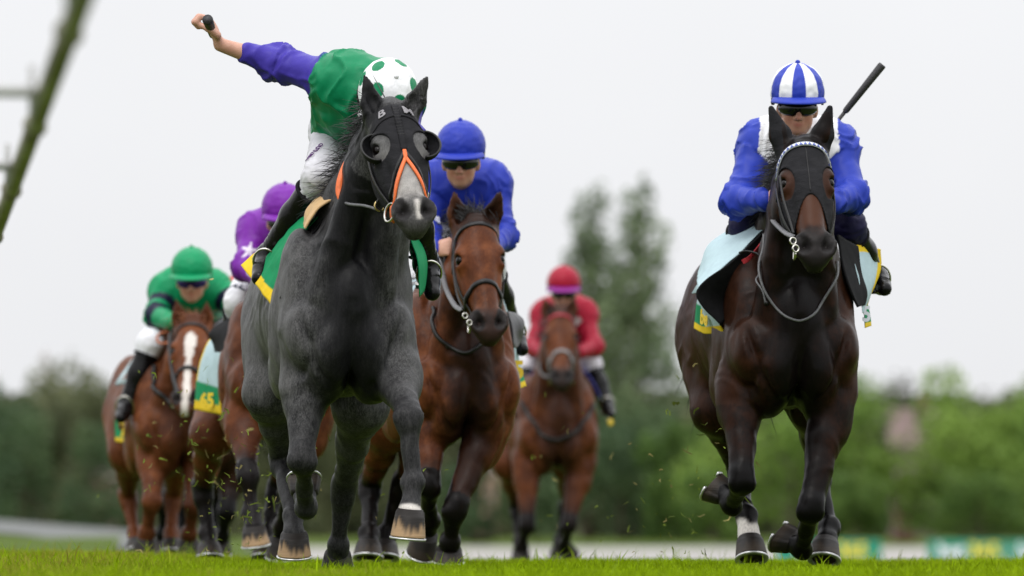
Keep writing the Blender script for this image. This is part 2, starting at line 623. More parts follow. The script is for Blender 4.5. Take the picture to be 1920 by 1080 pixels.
def flying_turf():
    """bits of turf and grass thrown up by the hooves"""
    rs = np.random.RandomState(9)
    V, F, col = [], [], []
    zones = [  # px, py centre, spread x, y, depth, count, size
        (400, 880, 70, 90, 38, 70, .9), (490, 880, 50, 80, 36.5, 50, .9), (320, 870, 60, 80, 40, 26, .9), (450, 950, 60, 60, 36, 30, .8),
        (1240, 920, 70, 80, 38, 34, .8), (1310, 860, 50, 110, 37, 34, .9), (1160, 980, 70, 30, 40, 16, .8), (1080, 850, 60, 90, 42, 12, .8),
        (770, 900, 90, 90, 36, 14, .7), (480, 1025, 40, 10, 35.5, 16, .7), (600, 790, 25, 45, 36, 14, .7)]
    for (cx, cy, sx, sy, dd, cnt, sz) in zones:
        for _ in range(cnt):
            p = P(cx + rs.normal() * sx, min(cy + rs.normal() * sy, 1035), dd + rs.normal() * 1.0)
            kind = rs.uniform()
            L = rs.uniform(.012, .05) * sz * (1.6 if kind > .9 else 1)
            w = rs.uniform(.0018, .0045) * sz * (2.2 if kind > .93 else 1)
            d = nrm(rs.normal(size=3)); s = nrm(np.cross(d, rs.normal(size=3)))
            bend = nrm(rs.normal(size=3)) * L * .25
            g = np.array((.17, .22, .035)) * rs.uniform(.45, 1.25) if rs.uniform() < .72 else np.array((.36, .30, .12)) * rs.uniform(.5, 1.2)
            o = len(V)
            V += [p - d * L / 2 - s * w, p - d * L / 2 + s * w, p + bend + s * w, p + bend - s * w, p + d * L / 2 + s * w * .3, p + d * L / 2 - s * w * .3]
            F += [(o, o + 1, o + 2, o + 3), (o + 3, o + 2, o + 4, o + 5)]
            col += [g] * 6
            if kind > .82:
                d2 = nrm(d + rs.normal(size=3) * .8); o = len(V)
                V += [p - s * w, p + s * w, p + d2 * L * .6 + s * w * .4, p + d2 * L * .6 - s * w * .4]
                F += [(o, o + 1, o + 2, o + 3)]; col += [g] * 4
    o = mesh_obj('flying_turf', V, F, GRASSM, None, col, smooth=False)
    tag(o, 'bits of grass and turf kicked up behind the hooves', 'turf', kind='stuff')
flying_turf()

# pale service road beyond the course
def road(name, pts, mat, kind='structure'):
    V, F = [], []
    for (x0, x1, y) in pts:
        for x in np.linspace(x0, x1, 30):
            V.append((x, y, float(gz(x, y)) + .02))
    for i in range(len(pts) - 1):
        for k in range(29):
            F.append((i * 30 + k, i * 30 + k + 1, i * 30 + 31 + k, i * 30 + 30 + k))
    o = mesh_obj(name, V, F, mat); tag(o, kind=kind)
ROADM = plain('pale_service_road', (.26, .245, .23), .85, var=.15, scale=.4)
road('road', [(-60, 60, y) for y in np.linspace(230, 420, 24)], ROADM)
road('path', [(-60, -4.9, y) for y in np.linspace(118, 172, 14)], plain('grey_path', (.10, .105, .10), .9, var=.15, scale=.5))

# advertising boards far behind the dark bay
BOARDG = plain('board_green', (.004, .22, .13), .5, var=.06, scale=2)
BOARDW = plain('board_white', (.70, .74, .75), .5, var=.04, scale=2)
BOARDY = plain('board_yellow_lettering', (.72, .62, .05), .5, var=.05, scale=2)
def board(x0, x1, label, Y=300.0):
    a = P(x0, 1012, Y); b_ = P(x1, 1012, Y); z0 = float(gz((a[0] + b_[0]) / 2, Y)) + .04; z1 = a[2]
    c = (a + b_) / 2
    rt = root('advertising_board', (c[0], Y, z0), label, 'board', 'advertising boards along the far rail')
    w = b_[0] - a[0]
    mb = MB(); mb.box((c[0], Y, (z0 + z1) / 2), (w, .06, z1 - z0)); mb.build('panel', BOARDG, rt, smooth=False)
    hgt = z1 - z0
    text_obj('lettering', 'bet', BOARDW, np.array((c[0] - w * .20, Y - .05, z0 + hgt * .50)), (1, 0, 0), (0, 0, 1), hgt * .92, rt, None, bold=.025, ext=.01)
    text_obj('lettering', '365', BOARDY, np.array((c[0] + w * .22, Y - .05, z0 + hgt * .50)), (1, 0, 0), (0, 0, 1), hgt * .92, rt, None, bold=.025, ext=.01)
    for s in (-.42, .42):
        mb = MB(); mb.box((c[0] + w * s, Y + .06, z0 + hgt / 2 - .06), (.06, .05, hgt + .04)); mb.build('post', BOARDW, rt, smooth=False)
board(1456, 1652, 'green advertising board with white and yellow lettering behind the dark bay\'s hooves')
board(1740, 1886, 'green advertising board with white and yellow lettering, near the right edge')
board(1890, 2036, 'green advertising board cut off by the right edge of the picture')

# running rail over the camera, stained plastic on swan-neck brackets
def rail_mat():
    m, nt, b = new_mat('stained_white_plastic')
    n1 = noise_node(nt, 3.5, 5, .7, sc=(1, .4, 1)); n2 = noise_node(nt, 30, 4, .7)
    c = mixc(nt, ramp(nt, n1.outputs[0], .36, .60), (.105, .092, .045), (.34, .32, .25))
    c = mixc(nt, ramp(nt, n2.outputs[0], .45, .7, 0, .75), c, (.045, .040, .016))
    nt.links.new(c, b.inputs['Base Color']); b.inputs['Roughness'].default_value = .6
    return m
RAILM = rail_mat()
RAILW = plain('white_rail_plastic', (.36, .36, .35), .5, var=.15, scale=8)
zr = CAM_Z + 1.0
def railpt(d):
    t = (d - 16.0) / 11.6
    x = -.81 - .85 * t - .0009 * max(0, d - 28) ** 2
    return np.array((x, d, zr))
rt = root('running_rail', (railpt(16)[0], 16, 0), 'algae stained plastic running rail slanting across the top left corner', 'rail')
seg = np.linspace(1.5, 56, 15)
for i in range(len(seg) - 1):
    pts = [railpt(d) for d in np.linspace(seg[i], seg[i + 1] - .02, 8)]
    mb = MB(); mb.tube(pts, .0235, 12); o = mb.build('rail_tube', RAILM, rt)
    e = railpt(seg[i + 1] - .04)
    mb = MB(); mb.tube([e - (0, .05, 0), e + (0, .05, 0)], .028, 12); mb.build('joint_sleeve', RAILM, o)
for d in (11.5, 15.4, 19.3, 23.2, 27.1, 31.0, 35, 39, 43, 47, 51):
    p = railpt(d)
    pts = spline([p + (-.02, 0, 0), p + (-.30, 0, .0), p + (-.52, 0, -.03), p + (-.62, 0, -.16), (p[0] - .64, d, .45), (p[0] - .64, d, float(gz(p[0] - .64, d)) - .05)], 30)
    mb = MB(); mb.tube(pts, .0145, 10); o = mb.build('bracket', RAILW, rt)
    mb = MB(); mb.tube([p + (-.035, 0, -.05), p + (-.035, 0, .06)], .008, 8); mb.build('clamp_bolt', RAILW, o)

# ------------------------------------------------------------------ trees and houses behind the course
BARK = plain('bark', (.10, .075, .055), .9, var=.3, scale=4, bmp=.6)
def tree(name, label, px, ybase, ytop, wpx, Y, cols, seed, shape='round', n=3600, leaf=.42, group='trees beyond the course', low=.12):
    rs = np.random.RandomState(seed)
    c = P(px, ybase, Y); z0 = float(gz(c[0], Y)); top = P(px, ytop, Y)[2]
    Hh = top - z0; Wd = wpx / FPX * Y / 2
    rt = root(name, (c[0], Y, z0), label, 'tree', group)
    mb = MB()
    r0 = max(.10, Hh * .018)
    tp = [np.array((c[0] + math.sin(i * 1.3 + seed) * .02 * Hh * i / 8, Y, z0 - .1 + Hh * .8 * i / 8)) for i in range(9)]
    mb.tube(tp, [r0 * (1 - .85 * i / 8) for i in range(9)], 8)
    cl = []
    nb = 14 if shape == 'round' else 22
    for i in range(nb):
        if shape == 'round':
            t = rs.uniform(.06, .9); a = i * 2.4 + rs.uniform(-.4, .4)
            rad = Wd * math.sqrt(max(.05, 1 - ((t - .45) / .58) ** 2)) * rs.uniform(.45, .80)
            cr = np.array((Wd * .42, Wd * .42, Hh * .19)) * rs.uniform(.75, 1.25)
        else:
            t = .10 + .84 * i / nb; a = i * 2.4
            prof = math.sin(math.pi * min(1, (t * .93 + .10))) ** .55 * (1 - .42 * t)
            rad = Wd * prof * rs.uniform(.25, .6)
            cr = np.array((Wd * .42 * prof + .12, Wd * .42 * prof + .12, Hh * .085)) * rs.uniform(.8, 1.25)
        e = np.array((c[0] + math.cos(a) * rad, Y + math.sin(a) * rad, z0 + Hh * t))
        s = tp[int(np.clip(t * .75 * 8, 0, 7))]
        mb.tube([s, (s + e) / 2 + (0, 0, -.02 * Hh), e], [r0 * .35, r0 * .22, r0 * .08], 5)
        cl.append((e, cr))
    if shape == 'round':
        cl.append((np.array((c[0], Y, z0 + Hh * .55)), np.array((Wd * .6, Wd * .6, Hh * .32))))
    mb.build('trunk', BARK, rt)
    wts = np.array([cr.prod() ** .6 for _, cr in cl]); wts /= wts.sum()
    ci = rs.choice(len(cl), n, p=wts)
    ce = np.array([cl[i][0] for i in ci]); cr = np.array([cl[i][1] for i in ci])
    u = rs.normal(size=(n, 3)); u /= np.linalg.norm(u, axis=1)[:, None]
    rad = rs.uniform(.15, 1, n) ** .42
    p = ce + u * cr * rad[:, None]
    p[:, 2] = np.maximum(p[:, 2], z0 + .15)
    nn = u + rs.normal(size=(n, 3)) * .6; nn /= np.linalg.norm(nn, axis=1)[:, None]
    t1 = np.cross(nn, rs.normal(size=(n, 3))); t1 /= np.linalg.norm(t1, axis=1)[:, None]
    t2 = np.cross(nn, t1)
    sz = (leaf * rs.uniform(.5, 1.3, n))[:, None]
    V = np.stack([p - t1 * sz * .5, p + t2 * sz * .33, p + t1 * sz * .5, p - t2 * sz * .33], 1).reshape(-1, 3)
    F = np.arange(n * 4).reshape(-1, 4)
    cc = np.array(cols)
    clt = rs.uniform(0, 1, len(cl))[ci]
    mixv = np.clip(clt * .7 + rs.uniform(0, .45, n), 0, 1)[:, None]
    g = cc[0] * (1 - mixv) + cc[1] * mixv
    col = np.repeat(g * rs.uniform(.8, 1.2, (n, 1)), 4, 0)
    mesh_obj('crown', V, F, LEAF, rt, col, smooth=False)
    return rt
OLIVE = ((.090, .108, .056), (.180, .190, .100)); DEEP = ((.050, .088, .046), (.105, .155, .070)); BRIGHT = ((.105, .185, .036), (.225, .330, .066))
FAR = ((.085, .090, .060), (.145, .140, .095)); POP = ((.105, .150, .078), (.200, .255, .135)); MIDG = ((.060, .115, .030), (.140, .215, .048))
tree('poplar_tree', 'tall slender poplar, left of the pair behind the maroon jockey', 1104, 1030, 330, 300, 500, POP, 31, 'spire', 5400, .50, 'poplar pair')
tree('poplar_tree', 'tall slender poplar, right of the pair, with the sharper top', 1196, 1030, 314, 325, 497, POP, 32, 'spire', 5600, .50, 'poplar pair')
tree('bushy_tree', 'dark bushy tree at the foot of the two poplars', 1165, 1030, 735, 290, 490, DEEP, 33, n=4200)
tree('bushy_tree', 'dark green tree just right of the maroon jockey\'s horse', 1262, 1030, 790, 150, 480, MIDG, 34, n=2600)
tree('lime_tree', 'bright green tree directly behind the dark bay horse\'s legs', 1485, 1035, 700, 430, 470, BRIGHT, 35, n=6000)
tree('lime_tree', 'bright green tree with the tall crown near the right edge', 1808, 1035, 698, 310, 470, BRIGHT, 36, n=5000)
tree('lime_tree', 'bright green tree cut off by the right edge of the picture', 1945, 1035, 705, 240, 475, BRIGHT, 37, n=4000)
tree('broad_tree', 'muted brownish tree showing above the bright trees, right of the dark bay', 1655, 1030, 708, 170, 600, FAR, 38, n=2600, leaf=.5)
tree('broad_tree', 'muted far tree behind the roof between the two bright trees', 1760, 1030, 745, 170, 620, FAR, 39, n=2600, leaf=.5)
tree('broad_tree', 'muted far tree on the skyline above the right edge trees', 1870, 1030, 722, 180, 610, FAR, 40, n=2600, leaf=.5)
lx = [(-30, 690, 220, DEEP), (70, 705, 200, OLIVE), (130, 688, 190, OLIVE), (215, 695, 210, OLIVE), (310, 700, 210, OLIVE), (420, 705, 220, OLIVE), (540, 700, 220, OLIVE), (640, 705, 210, OLIVE), (750, 710, 220, OLIVE), (850, 700, 210, OLIVE), (950, 712, 210, OLIVE), (1030, 720, 190, DEEP), (1330, 715, 180, OLIVE)]
ll = ['dark round tree cut off by the left edge', 'olive tree near the left edge below the far mast', 'olive tree with the highest crown left of the chestnut', 'olive tree touching the chestnut horse\'s rump',
      'olive tree hidden behind the chestnut horse', 'olive tree behind the brown horse', 'olive tree behind the grey horse\'s far hind legs', 'olive tree seen under the grey horse\'s belly',
      'olive tree behind the bright bay\'s hind legs', 'olive tree behind the bright bay', 'olive tree between the bright bay and the maroon jockey\'s horse', 'dark tree behind the maroon jockey\'s horse', 'olive tree between poplars and the dark bay horse']
for i, ((px, yt, wd, cs), lb) in enumerate(zip(lx, ll)):
    tree('hedgerow_tree', lb, px, 1010, yt, wd, 520 + 12 * (i % 3), cs, 50 + i, n=3000, leaf=.5)
for i, (px, yt, wd, lb) in enumerate(((40, 780, 150, 'low dark shrub at the left edge under the trees'), (170, 800, 150, 'low dark shrub left of the chestnut horse'), (880, 840, 120, 'low dark shrub behind the bright bay\'s forelegs'),
                                      (1000, 860, 130, 'low dark shrub between the maroon jockey\'s horse\'s legs'), (1340, 880, 150, 'low dark shrub left of the dark bay horse\'s hooves'), (1600, 890, 150, 'low dark shrub right of the dark bay horse\'s hooves'), (1840, 880, 200, 'low dark shrub above the right hand board'))):
    tree('shrub', lb, px, 1030, yt, wd, 455, DEEP if i < 4 else MIDG, 80 + i, n=1800, leaf=.35, group='shrubs below the trees')

def far_wood():
    rs = np.random.RandomState(77)
    n = 70000
    Y = rs.uniform(590, 680, n)
    px = rs.uniform(-1500, 3400, n)
    top = 752 + 34 * pnoise(np.stack([px / 90, np.zeros(n), np.zeros(n)], 1)) + 22 * pnoise(np.stack([px / 33, np.ones(n), np.zeros(n)], 1))
    x = (px - 960) / FPX * Y
    zt = CAM_Z + (1000 - top) / FPX * Y
    z = gz(x, Y) + (zt - gz(x, Y)) * rs.uniform(0, 1, n) ** .85
    p = np.stack([x, Y, z], 1)
    d = rs.normal(size=(n, 3)); d /= np.linalg.norm(d, axis=1)[:, None]
    e = np.cross(d, rs.normal(size=(n, 3))); e /= np.linalg.norm(e, axis=1)[:, None]
    s = rs.uniform(.5, 1.2, n)[:, None]
    V = np.stack([p - d * s, p + e * s * .7, p + d * s, p - e * s * .7], 1).reshape(-1, 3)
    t = np.clip(.5 + pnoise(np.stack([px / 70, z / 3, Y / 20], 1)) + rs.normal(0, .15, n), 0, 1)[:, None]
    g = np.array((.070, .092, .050)) * (1 - t) + np.array((.165, .175, .100)) * t
    o = mesh_obj('far_wood', V, np.arange(n * 4).reshape(-1, 4), LEAF, None, np.repeat(g, 4, 0), smooth=False)
    tag(o, 'continuous far-off belt of muted green woodland along the horizon', 'woodland', kind='stuff')
far_wood()
BRICK = plain('brick_wall', (.19, .095, .075), .9, var=.15, scale=3)
ROOFT = plain('roof_tiles', (.17, .12, .11), .85, var=.2, scale=3)
STONE = plain('pale_render', (.45, .42, .42), .85, var=.1, scale=2)
GLASSM = plain('dark_window_glass', (.03, .035, .04), .15, var=.1)
def house(label, px0, px1, ywall, yroof, Y, mat, chimney=True):
    a, b_ = P(px0, 1000, Y), P(px1, 1000, Y); z0 = float(gz(a[0], Y)); zw = P(px0, ywall, Y)[2]; zr_ = P(px0, yroof, Y)[2]
    cx = (a[0] + b_[0]) / 2; w = b_[0] - a[0]; dp = max(4, w * .9)
    rt = root('house', (cx, Y, z0), label, 'house')
    mb = MB(); mb.box((cx, Y + dp / 2, (z0 + zw) / 2), (w, dp, zw - z0)); mb.build('wall', mat, rt, smooth=False)
    e = .15
    mb = MB(); V = [(cx - w / 2 - e, Y - e, zw + .01), (cx + w / 2 + e, Y - e, zw + .01), (cx + w / 2 + e, Y + dp + e, zw + .01), (cx - w / 2 - e, Y + dp + e, zw + .01), (cx - w / 2 - e, Y + dp / 2, zr_), (cx + w / 2 + e, Y + dp / 2, zr_)]
    mb.add(V, [(0, 1, 5, 4), (2, 3, 4, 5), (0, 4, 3), (1, 2, 5), (3, 2, 1, 0)]); rf = mb.build('roof', ROOFT, rt, smooth=False)
    if chimney:
        mb = MB(); mb.box((cx + w * .3, Y + dp / 2, zr_ + .2), (w * .1 + .2, .5, 1.4)); mb.build('chimney', BRICK, rf, smooth=False)
    for k in range(2):
        for s in (-.25, .25):
            zz = z0 + (zw - z0) * (.3 + .45 * k)
            mb = MB(); mb.box((cx + w * s, Y - .01, zz), (w * .16, .08, (zw - z0) * .2)); wi = mb.build('window', GLASSM, rt, smooth=False)
            mb = MB(); mb.box((cx + w * s, Y - .04, zz - (zw - z0) * .11), (w * .2, .12, .1)); mb.build('sill', STONE, wi, smooth=False)
house('brick house with brown roof between the two bright trees on the right', 1672, 1752, 838, 765, 520, plain('weathered_brick', (.115, .09, .08), .9, var=.15, scale=3))
house('narrow red brick lodge below the brown roof on the right', 1678, 1716, 900, 872, 478, BRICK, False)
house('pinkish brick cottage left of the chestnut horse', 182, 214, 900, 872, 500, BRICK, False)
house('brick cottage behind the legs of the bright bay', 892, 930, 890, 862, 490, plain('tan_brick', (.34, .23, .17), .9, var=.15, scale=3), False)
# far mast
b0 = P(84, 720, 900); t0 = P(84, 655, 900)
rt = root('mast', (b0[0], 900, float(gz(b0[0], 900))), 'thin far mast above the trees in the upper left distance', 'mast')
mb = MB(); mb.tube([(b0[0], 900, float(gz(b0[0], 900))), (b0[0], 900, t0[2])], [.45, .22], 8); mb.build('pole', STONE, rt)
mb = MB(); mb.box((b0[0], 900, t0[2] - 1.0), (.9, .9, .7)); mb.build('platform', STONE, rt, smooth=False)

# ------------------------------------------------------------------ horses
def coat_mat(name, base, light, dark, points, grey=False, rough=0.42, warm=(0.1, 0.045, 0.025)):
    m, nt, b = new_mat(name)
    at = N(nt, 'ShaderNodeAttribute', attribute_name='Col')
    sep = N(nt, 'ShaderNodeSeparateColor')
    nt.links.new(at.outputs['Color'], sep.inputs[0])
    big = noise_node(nt, 3.2, 3, 0.5)
    fine = noise_node(nt, 260 if grey else 120, 4, 0.75, sc=(1.0, 1.0, 0.30))
    mid = noise_node(nt, 14, 4, 0.6)
    c = mixc(nt, ramp(nt, big.outputs[0], 0.38, 0.62), dark, base)
    c = mixc(nt, ramp(nt, mid.outputs[0], 0.45, 0.75, 0.0, 0.75), c, light)
    if grey:
        pass
    else:
        c = mixc(nt, ramp(nt, fine.outputs[0], 0.4, 0.7, 0.0, 0.35), c, light)
    inv = N(nt, 'ShaderNodeMath', operation='SUBTRACT'); inv.inputs[0].default_value = 1.0
    nt.links.new(at.outputs['Alpha'], inv.inputs[1])
    c = mixc(nt, inv.outputs[0], c, warm)
    # black points / dark hair, pale hair, dark bare skin: coat marks, plus shade painted on neck and breast
    pm = N(nt, 'ShaderNodeMath', operation='MULTIPLY')
    nt.links.new(sep.outputs[0], pm.inputs[0])
    nt.links.new(ramp(nt, mid.outputs[0], 0.2, 0.5, 0.94, 1.0), pm.inputs[1])
    c = mixc(nt, pm.outputs[0], c, points)
    if grey:
        fl = ramp(nt, fine.outputs[0], 0.45, 0.75, 0.0, 0.34)
        fm = N(nt, 'ShaderNodeMath', operation='MULTIPLY')
        nt.links.new(fl, fm.inputs[0]); nt.links.new(ramp(nt, sep.outputs[0], 0, .9, 1.0, .10), fm.inputs[1])
        c = mixc(nt, fm.outputs[0], c, (0.27, 0.265, 0.265))
        str_ = noise_node(nt, 75, 3, 0.6, sc=(1.0, 1.0, 0.16))
        fs = N(nt, 'ShaderNodeMath', operation='MULTIPLY')
        nt.links.new(ramp(nt, str_.outputs[0], 0.45, 0.75, 0.0, 0.24), fs.inputs[0]); nt.links.new(ramp(nt, sep.outputs[0], 0, .9, 1.0, .10), fs.inputs[1])
        c = mixc(nt, fs.outputs[0], c, (0.20, 0.195, 0.195))
    c = mixc(nt, sep.outputs[2], c, (0.016, 0.0145, 0.0145))
    wm = N(nt, 'ShaderNodeMath', operation='MULTIPLY')
    nt.links.new(sep.outputs[1], wm.inputs[0])
    nt.links.new(ramp(nt, fine.outputs[0], 0.3, 0.55, 0.55, 1.0), wm.inputs[1])
    c = mixc(nt, wm.outputs[0], c, (0.62, 0.58, 0.54))
    nt.links.new(c, b.inputs['Base Color'])
    rr = N(nt, 'ShaderNodeMapRange')
    nt.links.new(mid.outputs[0], rr.inputs[0])
    rr.inputs[1].default_value = 0.3; rr.inputs[2].default_value = 0.7
    rr.inputs[3].default_value = rough - 0.07; rr.inputs[4].default_value = rough + 0.12
    nt.links.new(rr.outputs[0], b.inputs['Roughness'])
    b.inputs['Specular IOR Level'].default_value = 0.11 if grey else 0.10
    add = N(nt, 'ShaderNodeMath', operation='MULTIPLY_ADD')
    nt.links.new(mid.outputs[0], add.inputs[0]); add.inputs[1].default_value = 1.6
    nt.links.new(fine.outputs[0], add.inputs[2])
    bump(nt, b, add.outputs[0], 0.28 if grey else 0.22, 0.004)
    return m

EYE = plain('horse_eye', (0.004, 0.0025, 0.002), 0.16, var=0.1, spec=.2)
LEATHER = plain('black_leather', (0.008, 0.0075, 0.0075), 0.36, var=0.3, scale=60, bmp=0.3, spec=.28)
RUBBER_GREY = plain('worn_grey_rein', (0.10, 0.10, 0.105), 0.55, var=0.3, scale=80, bmp=0.3)
ORANGE = plain('orange_rubber', (0.72, 0.14, 0.025), 0.5, var=0.12, scale=60, bmp=0.2)
TAN = plain('tan_leather', (0.36, 0.10, 0.035), 0.45, var=0.2, scale=60, bmp=0.2)
STEEL = plain('bit_steel', (0.55, 0.53, 0.48), 0.22, metal=1.0, var=0.15, scale=60)
BRASS = plain('brass', (0.55, 0.42, 0.18), 0.3, metal=1.0, var=0.15, scale=60)
SHOE = plain('aluminium_shoe', (0.62, 0.62, 0.62), 0.35, metal=0.85, var=0.2, scale=60, bmp=0.2)
def horn_mat(name, a, bcol, thr=0.5):
    m, nt, b = new_mat(name)
    at = N(nt, 'ShaderNodeAttribute', attribute_name='Col')
    nt.links.new(at.outputs[0], b.inputs['Base Color'])
    b.inputs['Roughness'].default_value = 0.5
    b.inputs['Specular IOR Level'].default_value = 0.2
    wv = noise_node(nt, 60, 3, 0.5, sc=(.1, .1, 3))
    bump(nt, b, wv.outputs[0], 0.4, 0.004)
    return m
HORN_DARK = horn_mat('dark_hoof_horn', (0.022, 0.018, 0.015), (0.05, 0.038, 0.028))
HORN_MIX = horn_mat('dark_and_amber_hoof_horn', (0.030, 0.024, 0.020), (0.42, 0.24, 0.09), 0.53)

def hair_mat(name, col, rough=0.42):
    return plain(name, col, rough, var=0.4, scale=50, spec=0.4)
MANE_BLACK = hair_mat('black_mane_hair', (0.012, 0.011, 0.011))
MANE_GREY = hair_mat('dark_grey_mane_hair', (0.022, 0.021, 0.022))
MANE_RED = hair_mat('chestnut_mane_hair', (0.22, 0.075, 0.028))

def strands(rootpts, dirs, lens, w, seed, droop=0.4, curl=0.25, seg=6):
    """tapered hair locks: flat three-sided strips"""
    rs = np.random.RandomState(seed)
    V, F = [], []
    for p, d, L in zip(rootpts, dirs, lens):
        p = np.array(p, float); d = nrm(np.array(d) + rs.normal(size=3) * curl * 0.5)
        side = nrm(np.cross(d, rs.normal(size=3)))
        o = len(V)
        ww = w * rs.uniform(0.6, 1.4)
        bend = rs.normal(size=3) * curl
        for i in range(seg + 1):
            t = i / seg
            r = ww * (1 - t) ** 0.7 * (0.6 + 0.8 * t * (1 - t) * 2) * 0.5 + 0.0003
            nn = nrm(np.cross(d, side))
            V += [p + side * r, p - side * r * 0.5 + nn * r * 0.8, p - side * r * 0.5 - nn * r * 0.8]
            p = p + d * L / seg
            d = nrm(d + (bend + np.array((0, 0, -droop))) / seg)
            side = nrm(side - d * (side @ d))
        for i in range(seg):
            for j in range(3):
                F.append((o + i * 3 + j, o + i * 3 + (j + 1) % 3, o + i * 3 + 3 + (j + 1) % 3, o + i * 3 + 3 + j))
    return np.array(V), np.array(F)

class Head:
    """horse head frame: x across, d down the face from the poll, n out of the forehead"""
    def __init__(s, poll, nose, yaw, scale):
        s.o = poll; s.s = scale
        s.d = nrm(nose - poll)
        n = np.array((0, -1.0, 0)); n = nrm(n - s.d * (n @ s.d))
        x = np.cross(n, s.d)
        if x[0] < 0: x = -x
        c, sn = math.cos(yaw), math.sin(yaw)
        s.n = nrm(n * c + x * sn)
        s.x = nrm(x * c - n * sn)
        s.M = np.array((s.x, s.d, s.n))
    def __call__(s, x, d, n):
        return s.o + (s.x * x + s.d * d + s.n * n) * s.s
    def local(s, V):
        q = (np.asarray(V) - s.o) / s.s
        return np.stack([q @ s.x, q @ s.d, q @ s.n], -1)

def head_prims(f, H, ears, hollow=True, earscale=1.0, nostril=1.0):
    S = H.s
    def e(x, d, n, r, k=0.03, op='u', M=None):
        f.ell(H(x, d, n), np.array(r) * S, H.M if M is None else M, k * S, op)
    e(0, .10, -.10, (.088, .14, .105), .04)
    e(0, .17, -.05, (.082, .13, .045), .05)
    f.cone(H(0, .22, -.05), H(0, .50, -.052), .056 * S, .042 * S, .05 * S, (H.n, 1.1))
    f.cone(H(0, .16, -.13), H(0, .46, -.10), .085 * S, .050 * S, .05 * S, (H.x, 1.15))
    for s in (-1, 1):
        e(s * .064, .20, -.165, (.036, .13, .105), .035)             # jowl
        e(s * .088, .185, -.050, (.026, .046, .032), .022)           # brow
        e(s * .086, .225, -.060, (.026, .032, .03), .02)
        f.cone(H(s * .070, .255, -.082), H(s * .045, .42, -.088), .016 * S, .010 * S, .03 * S)   # facial crest
        e(s * .051, .525, -.048, (.038, .052, .041), .028)           # nostril wall
        e(s * .060, .300, -.150, (.026, .10, .07), .04)
    f.cone(H(0, .23, -.21), H(0, .50, -.135), .066 * S, .038 * S, .05 * S)
    e(0, .520, -.085, (.058, .07, .060), .04)
    e(0, .575, -.080, (.050, .042, .044), .03)                       # upper lip
    e(0, .553, -.132, (.037, .046, .034), .025)                      # lower lip and chin
    e(0, .585, -.112, (.034, .03, .02), .02)
    f.cone(H(-.055, .562, -.113), H(.055, .562, -.113), .0055 * S, .0055 * S, .012 * S, op='s')
    f.cone(H(0, .60, -.113), H(.045, .575, -.113), .006 * S, .006 * S, .012 * S, op='s')
    f.cone(H(0, .60, -.113), H(-.045, .575, -.113), .006 * S, .006 * S, .012 * S, op='s')
    for s in (-1, 1):                                                # nostrils
        f.cone(H(s * .064, .500, -.018), H(s * .050, .552, -.016), .019 * nostril * S, .0300 * nostril * S, .010 * S, op='s')
        f.cone(H(s * .050, .548, -.018), H(s * .044, .53, -.05), .019 * nostril * S, .012 * S, .01 * S, op='s')
        e(s * .098, .207, -.046, (.016, .024, .022), .012, 's')        # eye socket
    for s, tip in zip((-1, 1), ears):
        base = H(s * .062, .01, -.10)
        ax = tip - base
        fr = nrm(H.n - nrm(ax) * (H.n @ nrm(ax)))
        mid = base + ax * .42
        f.cone(H(s * .052, .05, -.10), base + ax * .12, .036 * S * earscale, .034 * S * earscale, .03 * S)
        f.cone(base, mid, .034 * S * earscale, .041 * S * earscale, .02 * S, (fr, 1.35))
        f.cone(mid, tip, .041 * S * earscale, .007 * S, .012 * S, (fr, 1.5))
        if hollow:
            o = fr * .024 * S
            f.cone(base + ax * .2 + o, mid + o, .018 * S, .027 * S, .012 * S, (fr, 1.1), 's')
            f.cone(mid + o, tip - ax * .1 + o * .9, .027 * S, .006 * S, .012 * S, (fr, 1.1), 's')

